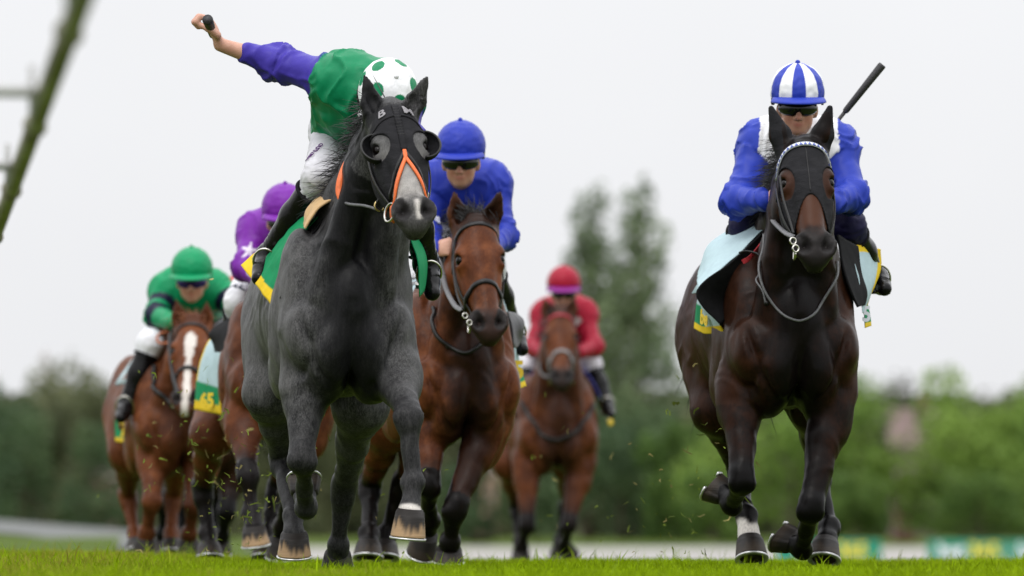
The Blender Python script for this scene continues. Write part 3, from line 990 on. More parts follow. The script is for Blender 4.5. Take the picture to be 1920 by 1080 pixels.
def hoof(parent, cor, toe, horn, size=1.0, shoe=True):
    """hoof wall as a flared cylinder with its toe forward, shoe underneath"""
    ax = nrm(toe - cor)
    L = np.linalg.norm(toe - cor)
    dor = np.array((0, ax[2], -ax[1])); dor = nrm(dor - ax * (dor @ ax))
    sd = np.cross(ax, dor)
    V, F = [], []
    n = 40
    size = size * 1.07
    rows = [(-.012, .045, 0.0), (.0, .052, 0.0)] + [(L * t, .0525 + .012 * t, .024 * t) for t in np.linspace(.12, .95, 9)] + [(L, .064, .024), (L - .004, .05, .022), (L - .012, .03, .01)]
    hc_ = []
    sd0 = int(abs(cor[0]) * 1000) % 97
    for (h, r, off) in rows:
        for j in range(n):
            q = 2 * math.pi * j / n
            c, s_ = math.cos(q), math.sin(q)
            rr = r * size
            flat = 0.82 if c < -.6 else 1.0
            t_ = h / L
            st = .40 * mnoise.noise(Vector((q * 3.2 + sd0, t_ * .8, 0))) + .14 * mnoise.noise(Vector((q * 11, t_ * 3, sd0)))
            am = float(sstep(.30, .72, t_ + st)) * (1 if horn is HORN_MIX else .06)
            ring_ = .82 + .25 * mnoise.noise(Vector((t_ * 16, q * .6, sd0)))
            hc_.append(tuple((a_ * (1 - am) + b_ * am) * ring_ for a_, b_ in zip((.017, .014, .012), (.36, .235, .125))))
            V.append(cor + ax * (h + (0.010 if c > .3 and h == 0 else 0)) + dor * (c * rr * 1.04 * flat + off * size) + sd * (s_ * rr))
    for i in range(len(rows) - 1):
        for j in range(n):
            F.append((i * n + j, i * n + (j + 1) % n, (i + 1) * n + (j + 1) % n, (i + 1) * n + j))
    F.append(tuple(range(n))[::-1]); F.append(tuple((len(rows) - 1) * n + j for j in range(n)))
    o = mesh_obj('hoof', V, F, horn, parent, hc_)
    if shoe:
        pts = []
        for q in np.linspace(-2.5, 2.5, 22):
            pts.append(cor + ax * (L + .003) + dor * (math.cos(q) * .060 * size + .024 * size) + sd * math.sin(q) * .058 * size)
        mb = MB(); mb.ribbon(pts, [ax] * len(pts), .020 * size, .008)
        mb.build('horseshoe', SHOE, o)
    return o

def build_horse(h):
    D = h['D']
    J = lambda q: P(q[0], q[1], D + q[2])
    S = h.get('S', 1.0)
    vox = h['vox']
    ground = P(h['chest'][0], 1046, D)
    rt = root('racehorse', (ground[0], D + .5, gz(ground[0], D)), h['label'], 'horse', 'racehorses galloping towards the camera')
    f = Field()
    C0 = J(h['chest']); H0 = J(h['hind'])
    back = H0 - C0; bl = np.linalg.norm(back[:2]); back = nrm((back[0], back[1], 0))
    lat = np.array((back[1], -back[0], 0.0))
    up = np.array((0, 0, 1.0))
    if lat[0] < 0: lat = -lat
    BM = np.array((lat, back, up))
    ws = h.get('ws', 1.0); hs = h.get('hs', 1.0)
    def T(x, b, z): return C0 + lat * x * ws + back * b + up * z * hs
    def te(x, b, z, r, k=.05, M=None, op='u'):
        f.ell(T(x, b, z), np.array(r) * (ws, 1, hs) , BM if M is None else M, k, op)
    def rot(ang, axis):
        c, s = math.cos(ang), math.sin(ang)
        if axis == 'x': return np.array((lat, back * c + up * s, up * c - back * s))
        if axis == 'y': return np.array((lat * c + up * s, back, up * c - lat * s))
    # trunk
    te(0, .22, .02, (.215, .36, .33), .06)
    te(0, .66, .045, (.275, .56, .305), .12)
    te(0, .55, -.06, (.225, .50, .235), .08)
    te(0, .98, .0, (.235, .45, .245), .12)
    te(0, .42, .27, (.085, .30, .13), .12)
    for s in (-1, 1):
        te(s * .165, .13, .05, (.094, .165, .29), .032, rot(-.35, 'x'))      # shoulder blade muscle
        te(s * .205, .26, -.05, (.078, .15, .22), .028)                      # triceps
        te(s * .162, -.040, -.085, (.088, .11, .135), .022)                 # point of shoulder
        te(s * .078, -.085, -.150, (.085, .105, .140), .014, rot(s * .18, 'y'))   # breast muscle
        te(s * .095, .02, -.250, (.085, .14, .095), .022)
        te(s * .215, .42, -.20, (.05, .16, .12), .06)
    te(0, -.05, .02, (.12, .14, .20), .07)
    # quarters
    q = lambda x, b, z: H0 + lat * x * ws + back * b + up * z * hs
    for s in (-1, 1):
        f.ell(q(s * .125, .02, .02), np.array((.145 * ws, .27, .30)), BM, .07)
        f.ell(q(s * .115, .16, -.05), np.array((.115 * ws, .17, .27)), BM, .06)
        f.ell(q(s * .170, -.16, -.06), np.array((.085 * ws, .15, .22)), BM, .06)
    f.ell(q(0, -.08, .13), np.array((.19 * ws, .40, .19)), BM, .10)
    # neck: crest line and throat line
    nk = [J(p) for p in h['neck']]; nr = [p[3] for p in h['neck']]
    for i in range(len(nk) - 1):
        f.cone(nk[i], nk[i + 1], nr[i], nr[i + 1], .06 if i else .05)
    wth = T(0, .38, .33)
    crest = nk[0] + np.array((0, .10, .02))
    for i in range(4):
        a = crest + (wth - crest) * i / 4; b = crest + (wth - crest) * (i + 1) / 4
        f.cone(a, b, .055 + .012 * i, .067 + .012 * i, .09)
    # furrow down the middle of the breast and between breast and arm
    f.cone(T(0, -.205, .03), T(0, -.170, -.28), .014, .022, .040, op='s')
    for s in (-1, 1):
        f.cone(T(s * .225, -.10, .06), T(s * .155, -.155, -.17), .013, .015, .026, op='s')
        f.cone(T(s * .155, -.155, -.17), T(s * .06, -.12, -.335), .013, .015, .026, op='s')
    # neck grooves: the brachial muscles run down either side of the windpipe
    for s in (-1, 1):
        f.cone(nk[1] + lat * s * nr[1] * .52 + np.array((0, -nr[1] * .45, 0)), T(s * .10, -.06, .06), nr[1] * .46, .075, .022)
    # limbs
    legs = []
    for kind, jl in h['legs']:
        pts = [J(p) for p in jl]
        if kind == 'f':
            el, kn, fe, co, to = pts
            sx = 1 if (el - C0) @ lat > 0 else -1
            sh = T(sx * .150, .04, -.06)
            z = 1.0 * S
            f.cone(sh, el, .112, .092, .045)
            mid = el + (kn - el) * .38
            f.cone(el, mid, .088 * z, .070 * z, .05)
            f.cone(mid, kn, .068 * z, .041 * z, .03)
            f.ell(el + (kn - el) * .22 + lat * sx * .02, (.075, .075, .12), None, .04)
            ax = nrm(fe - kn)
            f.cone(kn - nrm(kn - el) * .03, kn + ax * .028, .050 * z, .046 * z, .018)
            for s2 in (-1, 1):
                f.ell(kn + lat * s2 * .026 + nrm(kn - el) * .01, (.030, .034, .036), None, .012)
            f.cone(kn + ax * .01, fe, .034 * z, .0275 * z, .022)
            f.cone(kn + ax * .03 + np.array((0, .018, 0)), fe + np.array((0, .012, 0)), .019 * z, .020 * z, .012)
        else:
            sti, hk, fe, co, to = pts
            sx = 1 if (sti - H0) @ lat > 0 else -1
            hip = q(sx * .13, .02, -.02)
            z = S
            f.cone(hip, sti, .160, .105, .08)
            f.cone(sti, sti + (hk - sti) * .45, .098, .060, .05)
            f.cone(sti + (hk - sti) * .45, hk, .060, .040, .03)
            f.cone(hip + back * .14, sti + (hk - sti) * .45 + back * .04, .105, .040, .06)
            ax = nrm(fe - hk)
            f.cone(hk - ax * .02, hk + ax * .05, .052 * z, .047 * z, .02)
            f.cone(hk + back * .035 - ax * .055, hk + back * .02 + ax * .10, .022, .024, .025)   # point of hock
            f.cone(hk, fe, .036 * z, .029 * z, .02)
            f.cone(hk + back * .02 + ax * .05, fe + back * .014, .022 * z, .024 * z, .015)
        f.ell(fe, (.0435 * z, .046 * z, .044 * z), None, .016)
        pa = nrm(co - fe)
        f.ell(fe - np.array((0, pa[2], -pa[1])) * .022 + pa * .008, (.034 * z,) * 3, None, .02)   # ergot
        f.cone(fe, co, .034 * z, .042 * z, .02)
        legs.append((kind, pts))
    # head
    poll = J(h['poll']); nose = np.array(J(h['nose'])); HL = .60 * S
    # the nose comes forward as far as the length of a head asks
    s_ = np.linalg.norm(nose[[0, 2]] - poll[[0, 2]])
    nose[1] = poll[1] - math.sqrt(max(HL * HL - s_ * s_, .0036))
    Hd = Head(poll, nose, h.get('yaw', 0), S)
    ears = [J(t) for t in h['ears']]
    hf = Field()
    head_prims(hf, Hd, ears, hollow=not h.get('earhood'), nostril=h.get('nostril', 1.0))
    f.pr += hf.pr
    V, F = f.mesh(vox, smooth=1)
    Nn = vnormals(V, F)
    # skin folds and muscle relief
    rg = 1 - np.abs(fbm(V * (6.5, 6.5, 3.0) + fbm(V * 3, 2)[:, None] * .8 + h['seed'], 2)) * 2.4
    V = V + Nn * (np.clip(rg, -.5, 1) * .0080 * (1 - .8 * (np.abs((V - poll) @ Hd.x) < .2) * ((V - poll) @ Hd.d > 0) * ((V - poll) @ Hd.d < .68) * (np.abs((V - poll) @ Hd.n + .1) < .25)))[:, None]
    V = V + Nn * (0.0030 * fbm(V * (9, 9, 5), 3) + 0.0035 * np.clip(fbm(V * (4, 4, 2.2) + 5, 2), -.6, .6))[:, None]
    # coat marks
    L = Hd.local(V)
    onhead = (L[:, 1] > .05) & (L[:, 1] < .68) & (np.abs(L[:, 0]) < .2) & (L[:, 2] > -.30) & (L[:, 2] < .06)
    col = np.zeros((len(V), 4), np.float32); col[:, 3] = 1
    pts_from = h.get('points', 1.0)
    nz = fbm(V * 14, 3)
    for kind, pts in legs:
        chain = pts[:5]
        for i in range(4):
            d, t = seg_dist(V, chain[i], chain[i + 1])
            near = d < (.11 if i == 0 else .085)
            if i == 0:
                w = sstep(.45, 1.0, t + nz * .12)
            else:
                w = np.ones(len(V))
            col[:, 0] = np.maximum(col[:, 0], np.where(near, w, 0) * pts_from)
    for (li, mode) in h.get('whitelegs', ()):
        pts = legs[li][1]
        d, t = seg_dist(V, pts[2], pts[3])
        if mode == 'pastern':
            w = sstep(.25, .55, t + nz * .40) * (d < .07)
        else:
            w = sstep(.80, .95, t + nz * .06) * (d < .075)
        col[:, 1] = np.maximum(col[:, 1], w)
    mz = sstep(.44, .53, L[:, 1] + nz * .02) * onhead
    if h.get('greyface'):
        fr = sstep(.20, .36, L[:, 1]) * onhead * sstep(-.17, -.06, L[:, 2])
        col[:, 1] = np.maximum(col[:, 1], .50 * fr * (1 - .92 * sstep(.465, .52, L[:, 1] + nz * .02)) * (.75 + .5 * fbm(V * 30, 2)))
        col[:, 2] = np.maximum(col[:, 2], .34 * sstep(.475, .54, L[:, 1] + nz * .03) * onhead)
        sn = np.exp(-((L[:, 0] - .012) / .011) ** 2) * sstep(.49, .51, L[:, 1]) * (1 - sstep(.575, .59, L[:, 1])) * (L[:, 2] > -.07)
        col[:, 1] = np.maximum(col[:, 1], sn * .9 * onhead); col[:, 2] *= (1 - .8 * sn)
    else:
        col[:, 2] = np.maximum(col[:, 2], mz * h.get('muzzle', .9))
    b = h.get('blaze')
    if b:
        wdt = np.interp(L[:, 1], b[0], b[1]) + nz * .006
        xx = np.interp(L[:, 1], b[0], b[2])
        bl_ = (np.abs(L[:, 0] - xx) < wdt) & onhead & (L[:, 2] > -.09)
        col[:, 1] = np.maximum(col[:, 1], bl_.astype(float)); col[:, 2] *= 1 - bl_
    for s in (-1, 1):      # dark skin round the eyes and inside the nostrils
        e = np.linalg.norm(L - (s * .098, .207, -.058), axis=1)
        col[:, 2] = np.maximum(col[:, 2], .85 * (1 - sstep(.022, .038, e)))
        e, _t = seg_dist(L, np.array((s * .060, .503, -.030)), np.array((s * .048, .553, -.026)))
        col[:, 2] = np.maximum(col[:, 2], .98 * (1 - sstep(.027, .037, e))); col[:, 1] *= sstep(.027, .037, e)
    # neck and breast front: darker coat, with shade under the head painted in
    if h.get('dark_shaded_front'):
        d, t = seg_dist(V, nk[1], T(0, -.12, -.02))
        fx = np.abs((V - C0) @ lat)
        col[:, 0] = np.maximum(col[:, 0], h['dark_shaded_front'] * (1 - sstep(.05, .20, fx + nz * .05)) * (((V - C0) @ back) < .1) * (~onhead))
    if h.get('warm'):
        w = sstep(.24, .32, L[:, 1]) * (1 - sstep(.42, .47, L[:, 1] + nz * .03)) * onhead * sstep(-.16, -.05, L[:, 2]) * .95
        lt = np.abs((V - C0) @ lat)
        w = np.maximum(w, .42 * sstep(.17, .26, lt + nz * .05) * (V[:, 2] > C0[2] - .32) * (V[:, 2] < C0[2] + .28) * (~onhead) * (.7 + .6 * fbm(V * 5, 2)))
        w = np.maximum(w, .5 * onhead * sstep(.03, .07, np.abs(L[:, 0])) * sstep(.14, .2, L[:, 1]) * (1 - sstep(.36, .44, L[:, 1])))
        col[:, 3] = 1 - np.clip(w * h['warm'], 0, 1)
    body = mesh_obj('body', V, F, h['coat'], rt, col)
    # eyes
    for s in (-1, 1):
        c = Hd(s * .0875, .207, -.051)
        mb = MB(); sphere(mb, c, .0220 * S); mb.build('eye', EYE, rt)
    # hooves
    for i, (kind, pts) in enumerate(legs):
        horn = HORN_MIX if i in h.get('palehoof', ()) else HORN_DARK
        hoof(rt, pts[3], pts[4], horn, h.get('hoofsize', 1.0) * S)
    # forelock, mane and tail
    rs = np.random.RandomState(h['seed'])
    mm = h['mane']
    pr, dr, ln = [], [], []
    for i in range(h.get('nmane', 500)):
        t = rs.uniform(0, 1)
        p = crest + (wth - crest) * t + up * (.052 + .012 * t) + rs.normal(size=3) * .012
        pr.append(p); dr.append(np.array((h.get('maneside', -1) * rs.uniform(.5, 1.2), rs.uniform(.1, .9), rs.uniform(-.1, .6))))
        ln.append(rs.uniform(.08, .20))
    for i in range(h.get('nforelock', 200)):
        p = Hd(rs.normal() * .028, .0 + rs.uniform(-.03, .03), -.055 + rs.uniform(-.05, .02))
        pr.append(p); dr.append(Hd.n * rs.uniform(-.3, .7) + Hd.x * (h.get('maneside', -1) * .5 + rs.normal() * .4) - Hd.d * h.get('forelift', .5) + np.array((0, .3, 0)))
        ln.append(rs.uniform(.05, .13))
    Vh, Fh = strands(pr, dr, ln, .0055, h['seed'], droop=.9, curl=.34)
    mesh_obj('mane', Vh, Fh, mm, rt)
    tb = q(0, .28, .12)
    pr = [tb + rs.normal(size=3) * .02 for _ in range(120)]
    dr = [np.array((rs.normal() * .12, .8, -.3 + rs.normal() * .1)) for _ in pr]
    Vh, Fh = strands(pr, dr, rs.uniform(.5, .75, len(pr)), .014, h['seed'] + 1, droop=1.3, curl=.25, seg=8)
    mesh_obj('tail', Vh, Fh, mm, rt)
    return dict(rt=rt, f=f, hf=hf, Hd=Hd, T=T, q=q, lat=lat, back=back, C0=C0, H0=H0, J=J, S=S, ears=ears, nk=nk, D=D)

def sphere(mb, c, r, n=14, m=10):
    V, F = [], []
    r = np.array((r, r, r)) if np.isscalar(r) else np.asarray(r)
    for i in range(m + 1):
        a = math.pi * i / m
        for j in range(n):
            b = 2 * math.pi * j / n
            V.append(c + r * (math.sin(a) * math.cos(b), math.sin(a) * math.sin(b), math.cos(a)))
    for i in range(m):
        for j in range(n):
            F.append((i * n + j, (i + 1) * n + j, (i + 1) * n + (j + 1) % n, i * n + (j + 1) % n))
    return mb.add(V, F)

def strap(B, name, mat, pts, w=.018, th=.004, off=.004, parent=None, field=None, n=30, local=True):
    """leather strap laid over the head (or body) surface along the given points"""
    fld = field or B['hf']
    p = spline([B['Hd'](*q) for q in pts] if local else pts, n)
    p = fld.snap(p, off)
    g = fld.grad(p)
    mb = MB(); mb.ribbon(p, g, w * B['S'], th)
    return mb.build(name, mat, parent)

def ring(name, mat, c, axis, r, t, parent, a0=0, a1=2 * math.pi):
    axis = nrm(axis); u = nrm(np.cross(axis, (0.3, .1, 1))); v = np.cross(axis, u)
    closed = abs(a1 - a0) > 6.2
    pts = [c + r * (math.cos(q) * u + math.sin(q) * v) for q in np.linspace(a0, a1, 24, endpoint=not closed)]
    mb = MB(); mb.tube(pts, t, 8, closed=closed)
    return mb.build(name, mat, parent)

def bridle(B, leather=None, noseband=True, browmat=None, cheek=True, nosemat=None, hood=False):
    le = leather or LEATHER
    rt, Hd = B['rt'], B['Hd']
    off = .012 if hood else .005
    head = strap(B, 'bridle', le, [(-.086, .20, -.17), (-.086, .10, -.14), (-.07, .035, -.12), (0, .0, -.10), (.07, .035, -.12), (.086, .10, -.14), (.086, .20, -.17)], .022, .005, off, rt)
    if browmat is not False:
        strap(B, 'browband', browmat or le, [(-.09, .12, -.13), (-.088, .085, -.06), (-.05, .062, -.02), (0, .055, -.0), (.05, .062, -.02), (.088, .085, -.06), (.09, .12, -.13)], .022, .006, off, head)
    if cheek:
        for s in (-1, 1):
            strap(B, 'cheekpiece', le, [(s * .09, .16, -.14), (s * .085, .28, -.125), (s * .068, .38, -.115), (s * .058, .47, -.112)], .017, .005, off, head)
    if noseband:
        strap(B, 'noseband', nosemat or le, [(-.07, .40, -.16), (-.068, .375, -.09), (-.05, .355, -.04), (0, .345, .0), (.05, .355, -.04), (.068, .375, -.09), (.07, .40, -.16)], .024, .007, off * .7, head)
    for s in (-1, 1):
        c = B['hf'].snap(Hd(s * .066, .505, -.108), .012)[0]
        ring('bit_ring', STEEL, c, Hd.x + Hd.d * .1, .034 * B['S'], .0045, head)
    return head

def rein(B, head, mat, pts, r=.007, name='rein', w=None):
    p = spline([B['J'](q) if len(q) == 3 else q for q in pts], 40)
    mb = MB()
    if w:
        mb.ribbon(p, [np.array((0, -1.0, .15))] * len(p), w, .005)
    else:
        mb.tube(p, r, 8)
    return mb.build(name, mat, head)

# ------------------------------------------------------------------ jockeys and their kit
def skin_mat():
    m, nt, b = new_mat('skin')
    n1 = noise_node(nt, 18, 4, 0.6); n2 = noise_node(nt, 140, 3, 0.6)
    at = N(nt, 'ShaderNodeAttribute', attribute_name='Col')
    c = mixc(nt, ramp(nt, n1.outputs[0], .35, .65), (0.46, 0.235, 0.165), (0.55, 0.30, 0.215))
    c = mixc(nt, 1.0, c, at.outputs[0], 'MULTIPLY')
    nt.links.new(c, b.inputs['Base Color'])
    b.inputs['Roughness'].default_value = 0.5
    b.inputs['Subsurface Weight'].default_value = 0.08
    b.inputs['Subsurface Radius'].default_value = (.008, .004, .002)
    bump(nt, b, n2.outputs[0], .12, .002)
    return m
SKIN = skin_mat()
SILK = fabric('jockey_silk', .42, .10, 30, spec=.16, sheen=0)
BREECH = fabric('breeches_cloth', .6, .15, 30, spec=.15, sheen=0)
CLOTH = fabric('saddle_cloth_fabric', .75, .2, 35, spec=.1, sheen=0)
CAPSILK = fabric('cap_silk', .42, .05, 26, spec=.18, sheen=0)
BOOT = plain('polished_boot_leather', (0.005, 0.0046, 0.005), 0.24, var=.3, scale=18, bmp=.8, spec=.17)
GOGGLE = plain('goggle_lens', (0.006, 0.006, 0.007), 0.08, var=.1)
GOGGLE_P = plain('mirrored_purple_goggle_lens', (0.035, 0.012, 0.16), 0.12, var=.3, metal=.3)
CARBON = plain('whip_grip', (0.016, 0.015, 0.017), 0.5, var=.3, scale=90, bmp=.4)
BLACKCLOTH = plain('black_pad_cloth', (0.008, 0.008, 0.009), 0.85, var=.25, scale=40, bmp=.2, spec=.15)

def basis(yaw, pitch, roll=0.0):
    """x across, f out of the face, u up through the crown; facing the camera at yaw 0"""
    f = np.array((math.sin(yaw) * math.cos(pitch), -math.cos(yaw) * math.cos(pitch), -math.sin(pitch)))
    x = np.array((math.cos(yaw), math.sin(yaw), 0.0))
    u = np.cross(f, x)
    if u[2] < 0 and abs(pitch) < 1.5: u = -u
    c, s = math.cos(roll), math.sin(roll)
    return x * c + u * s, f, u * c - x * s

def hand_prims(f, wrist, w, s, n, sc=1.0, k=.008):
    w, s = nrm(w), None if s is None else nrm(s)
    s = nrm(s - w * (s @ w)); n = nrm(n - w * (n @ w) - s * (n @ s))
    M = np.array((s, w, n))
    f.ell(wrist + w * .045 * sc, np.array((.038, .050, .017)) * sc, M, .02)
    for i, (o, L) in enumerate(((-.030, .86), (-.011, .97), (.009, 1.0), (.028, .93))):
        K = wrist + (w * .086 + s * o) * sc
        A = K + (w * .020 + n * .024) * L * sc
        B = A + (-w * .010 + n * .024) * L * sc
        E = B + (-w * .024 - n * .006) * L * sc
        f.cone(wrist + (w * .05 + s * o * .8) * sc, K, .011 * sc, .0105 * sc, k)
        f.cone(K, A, .0105 * sc, .0095 * sc, .004); f.cone(A, B, .0095 * sc, .009 * sc, .004); f.cone(B, E, .009 * sc, .0075 * sc, .004)
    a = wrist + (w * .025 + s * .034) * sc
    b = a + (w * .034 + s * .010 + n * .020) * sc
    c = b + (w * .022 - s * .016 + n * .016) * sc
    f.cone(a, b, .013 * sc, .0115 * sc, .012); f.cone(b, c, .0115 * sc, .009 * sc, .006)

def helmet(j, parent, c, X, Fw, U, colfn, r=.118, peak=True, peakcol=(0.01, 0.01, 0.01), band=None):
    nx, nz = 144, 72
    V, Fc, col = [], [], []
    e0, e1 = -.22, math.pi / 2
    rs = np.random.RandomState(j['seed'])
    for i in range(nz + 1):
        el = e0 + (e1 - e0) * i / nz
        for k in range(nx):
            az = 2 * math.pi * k / nx
            lx, lf, lu = math.cos(el) * math.sin(az), math.cos(el) * math.cos(az), math.sin(el)
            seam = 0
            rr = r * (1 - seam * 3) + .0022 * mnoise.noise(Vector((lx * 5 + j['seed'], lf * 5, lu * 5))) + (.0006 * mnoise.noise(Vector((lx * 16, lf * 16, lu * 6 + j['seed']))))
            V.append(c + X * lx * rr * .97 + Fw * lf * rr * 1.16 + U * lu * rr * 1.02)
            col.append(colfn(az, el, np.array((lx, lf, lu))))
    for i in range(nz):
        for k in range(nx):
            Fc.append((i * nx + k, i * nx + (k + 1) % nx, (i + 1) * nx + (k + 1) % nx, (i + 1) * nx + k))
    Fc.append(tuple(range(nx))[::-1])
    h = mesh_obj('helmet', V, Fc, CAPSILK, parent, col)
    mb = MB(); sphere(mb, c + U * r * 1.03, .011); cc = [colfn(0, 1.57, np.array((0, 0, 1)))] * len(mb.v)
    mb.build('cap_button', CAPSILK, h, col=cc)
    if peak:
        V, Fc = [], []
        for i, t in enumerate(np.linspace(0, 1, 7)):
            for k, az in enumerate(np.linspace(-1.05, 1.05, 25)):
                rr = r * (1.0 + .40 * t * math.cos(az * 1.25) ** .8)
                V.append(c + X * math.sin(az) * rr * .99 + Fw * math.cos(az) * rr * 1.16 - U * (r * .10 + .020 * t * t + .006 * (az ** 2)))
        for i in range(6):
            for k in range(24):
                Fc.append((i * 25 + k, i * 25 + k + 1, i * 25 + 26 + k, i * 25 + 25 + k))
        o = mesh_obj('peak', V, Fc, CAPSILK, h, [peakcol] * len(V))
        md = o.modifiers.new('thick', 'SOLIDIFY'); md.thickness = .006; md.offset = 0
    # black skull-cap band and chin strap below the silk
    V, Fc = [], []
    for i, z in enumerate((-.10, -.46)):
        for k in range(48):
            az = 2 * math.pi * k / 48
            zz = z if not (i and abs(az - math.pi) > 1.9) else -.36
            V.append(c + X * math.sin(az) * r * .90 + Fw * math.cos(az) * r * 1.06 + U * r * zz)
    for k in range(48):
        Fc.append((k, (k + 1) % 48, 48 + (k + 1) % 48, 48 + k))
    o = mesh_obj('skull_cap_band', V, Fc, BLACKCLOTH, h)
    md = o.modifiers.new('thick', 'SOLIDIFY'); md.thickness = .008; md.offset = 0
    return h

def goggles(parent, c, X, Fw, U, mat):
    V, Fc = [], []
    for i, t in enumerate(np.linspace(-1, 1, 9)):
        for k, az in enumerate(np.linspace(-1.12, 1.12, 27)):
            nose = .013 * math.exp(-(az / .16) ** 2) if t < 0 else 0
            hgt = .026 * (1 - .25 * abs(az) ** 3)
            rr = .088 + .006 * (1 - t * t)
            V.append(c + X * math.sin(az) * rr * .92 + Fw * math.cos(az) * rr * 1.17 + U * (t * hgt + nose * (-t)))
    for i in range(8):
        for k in range(26):
            Fc.append((i * 27 + k, i * 27 + k + 1, i * 27 + 28 + k, i * 27 + 27 + k))
    o = mesh_obj('goggles', V, Fc, mat, parent)
    md = o.modifiers.new('thick', 'SOLIDIFY'); md.thickness = .006; md.offset = 1
    return o

def build_jockey(j):
    D = j['D']; J = lambda q: P(q[0], q[1], D + q[2])
    vox = j.get('vox', .008)
    sh = [J(q) for q in j['sh']]; el = [J(q) for q in j['el']]; wr = [J(q) for q in j['wr']]
    hp = [J(q) for q in j['hip']]; kn = [J(q) for q in j['kn']]; an = [J(q) for q in j['an']]; to = [J(q) for q in j['toe']]
    hc = J(j['head']); X, Fw, U = basis(*[R(a) for a in j['face']])
    base = P(j['head'][0], 1046, D + .6)
    rt = root('person', (base[0], D + .6, float(an[0][2])), j['label'], 'jockey', 'jockeys riding in the race')
    ms, mh = (sh[0] + sh[1]) / 2, (hp[0] + hp[1]) / 2
    # --- body: one continuous figure
    b = Field()
    fc = hc - U * .045
    HM = np.array((X, Fw, U))
    b.ell(hc + Fw * .0, (.073, .092, .098), HM, .03)
    b.ell(fc + Fw * .035 - U * .030, (.058, .052, .062), HM, .03)       # face
    b.ell(fc + Fw * .050 - U * .078, (.034, .032, .028), HM, .025)      # chin
    for s in (-1, 1):
        b.ell(fc + Fw * .052 - U * .018 + X * s * .034, (.022, .022, .02), HM, .02)      # cheekbone
        b.ell(fc + Fw * .028 - U * .050 + X * s * .042, (.018, .035, .03), HM, .02)
        b.ell(fc + X * s * .078 - Fw * .005 - U * .005, (.012, .020, .032), HM, .01)     # ear
        b.ell(fc + Fw * .082 + U * .014 + X * s * .032, (.016, .014, .011), HM, .012, 's')
    b.cone(fc + Fw * .084 + U * .016, fc + Fw * .104 - U * .022, .009, .0125, .012)      # nose
    for s in (-1, 1):
        b.ell(fc + Fw * .092 - U * .026 + X * s * .011, (.008, .010, .007), HM, .008)
    b.ell(fc + Fw * .082 - U * .048, (.022, .010, .007), HM, .008)
    b.ell(fc + Fw * .080 - U * .058, (.019, .010, .007), HM, .006)
    b.cone(fc + Fw * .094 - U * .053 - X * .018, fc + Fw * .094 - U * .053 + X * .018, .003, .003, .004, op='s')
    nb = ms + nrm(ms - mh) * .03
    b.cone(hc - U * .07 - Fw * .02, nb, .052, .062, .04)
    b.cone(sh[0], sh[1], .062, .062, .05)
    for i in (0, 1):
        b.cone(hp[i] * .8 + mh * .2, sh[i] * .75 + ms * .25, .085, .085, .06)
        b.cone(sh[i], el[i], .048, .038, .03); b.cone(el[i], el[i] * .6 + wr[i] * .4, .039, .038, .02); b.cone(el[i] * .6 + wr[i] * .4, wr[i], .038, .0275, .02)
        b.cone(mh * .5 + hp[i] * .5, hp[i], .09, .08, .05)
        b.cone(hp[i], kn[i], .072, .046, .05); b.cone(kn[i], an[i], .046, .034, .03)
        b.cone(an[i], an[i] + (to[i] - an[i]) * .6 + nrm(an[i] - kn[i]) * .02, .030, .018, .03)
        w, s_, n_ = j['hand'][i]
        hand_prims(b, wr[i] + nrm(np.array(w, float)) * .012, np.array(w, float), np.array(s_, float), np.array(n_, float), j.get('handsize', 1.0))
    b.cone(mh, ms, .095, .10, .06)
    V, F = b.mesh(vox if vox > .009 else .0065, smooth=1)
    col = np.ones((len(V), 3))
    lip = np.exp(-(np.linalg.norm((V - (fc + Fw * .088 - U * .053)) @ HM.T / (.022, .02, .011), axis=1)) ** 2)
    col *= 1 - lip[:, None] * np.array((.12, .42, .38))
    ck = sum(np.exp(-(np.linalg.norm(V - (fc + Fw * .075 - U * .03 + X * s * .038), axis=1) / .024) ** 2) for s in (-1, 1)) + np.exp(-(np.linalg.norm(V - (fc + Fw * .11 - U * .02), axis=1) / .016) ** 2)
    col *= 1 - np.clip(ck, 0, 1)[:, None] * np.array((.0, .20, .20))
    mesh_obj('body', V, F, SKIN, rt, col)
    # --- silk jacket
    f = Field()
    loose = j.get('loose', 1.0)
    f.cone(sh[0], sh[1], .088, .088, .06)
    sl = j.get('sleeve', (1, 1))
    for i in (0, 1):
        f.cone(hp[i] * .75 + mh * .25 + U * 0, sh[i] * .75 + ms * .25, .118 * loose, .112 * loose, .08)
        f.cone(sh[i], el[i], .072 * loose, .062 * loose, .05)
        we = el[i] + (wr[i] - el[i]) * sl[i]
        f.cone(el[i], we, .062 * loose, .044, .04)
    f.cone(mh * .92 + ms * .08, ms, .135 * loose, .130 * loose, .09)
    f.ell(ms * .75 + mh * .25, (.17, .14, .14), None, .08)
    f.cone(nb, nb + nrm(hc - nb) * .03, .075, .066, .03)               # collar
    V, F = f.mesh(vox, smooth=1)
    Nn = vnormals(V, F)
    disp = np.zeros(len(V)); armt = np.full(len(V), -1.0); side = np.zeros(len(V), int)
    ddt, _ = seg_dist(V, mh, ms)
    ddt = np.minimum(ddt, np.minimum(seg_dist(V, hp[0], ms * .3 + sh[0] * .7)[0], seg_dist(V, hp[1], ms * .3 + sh[1] * .7)[0]))
    wgt = np.zeros(len(V)); qarm = V.copy()
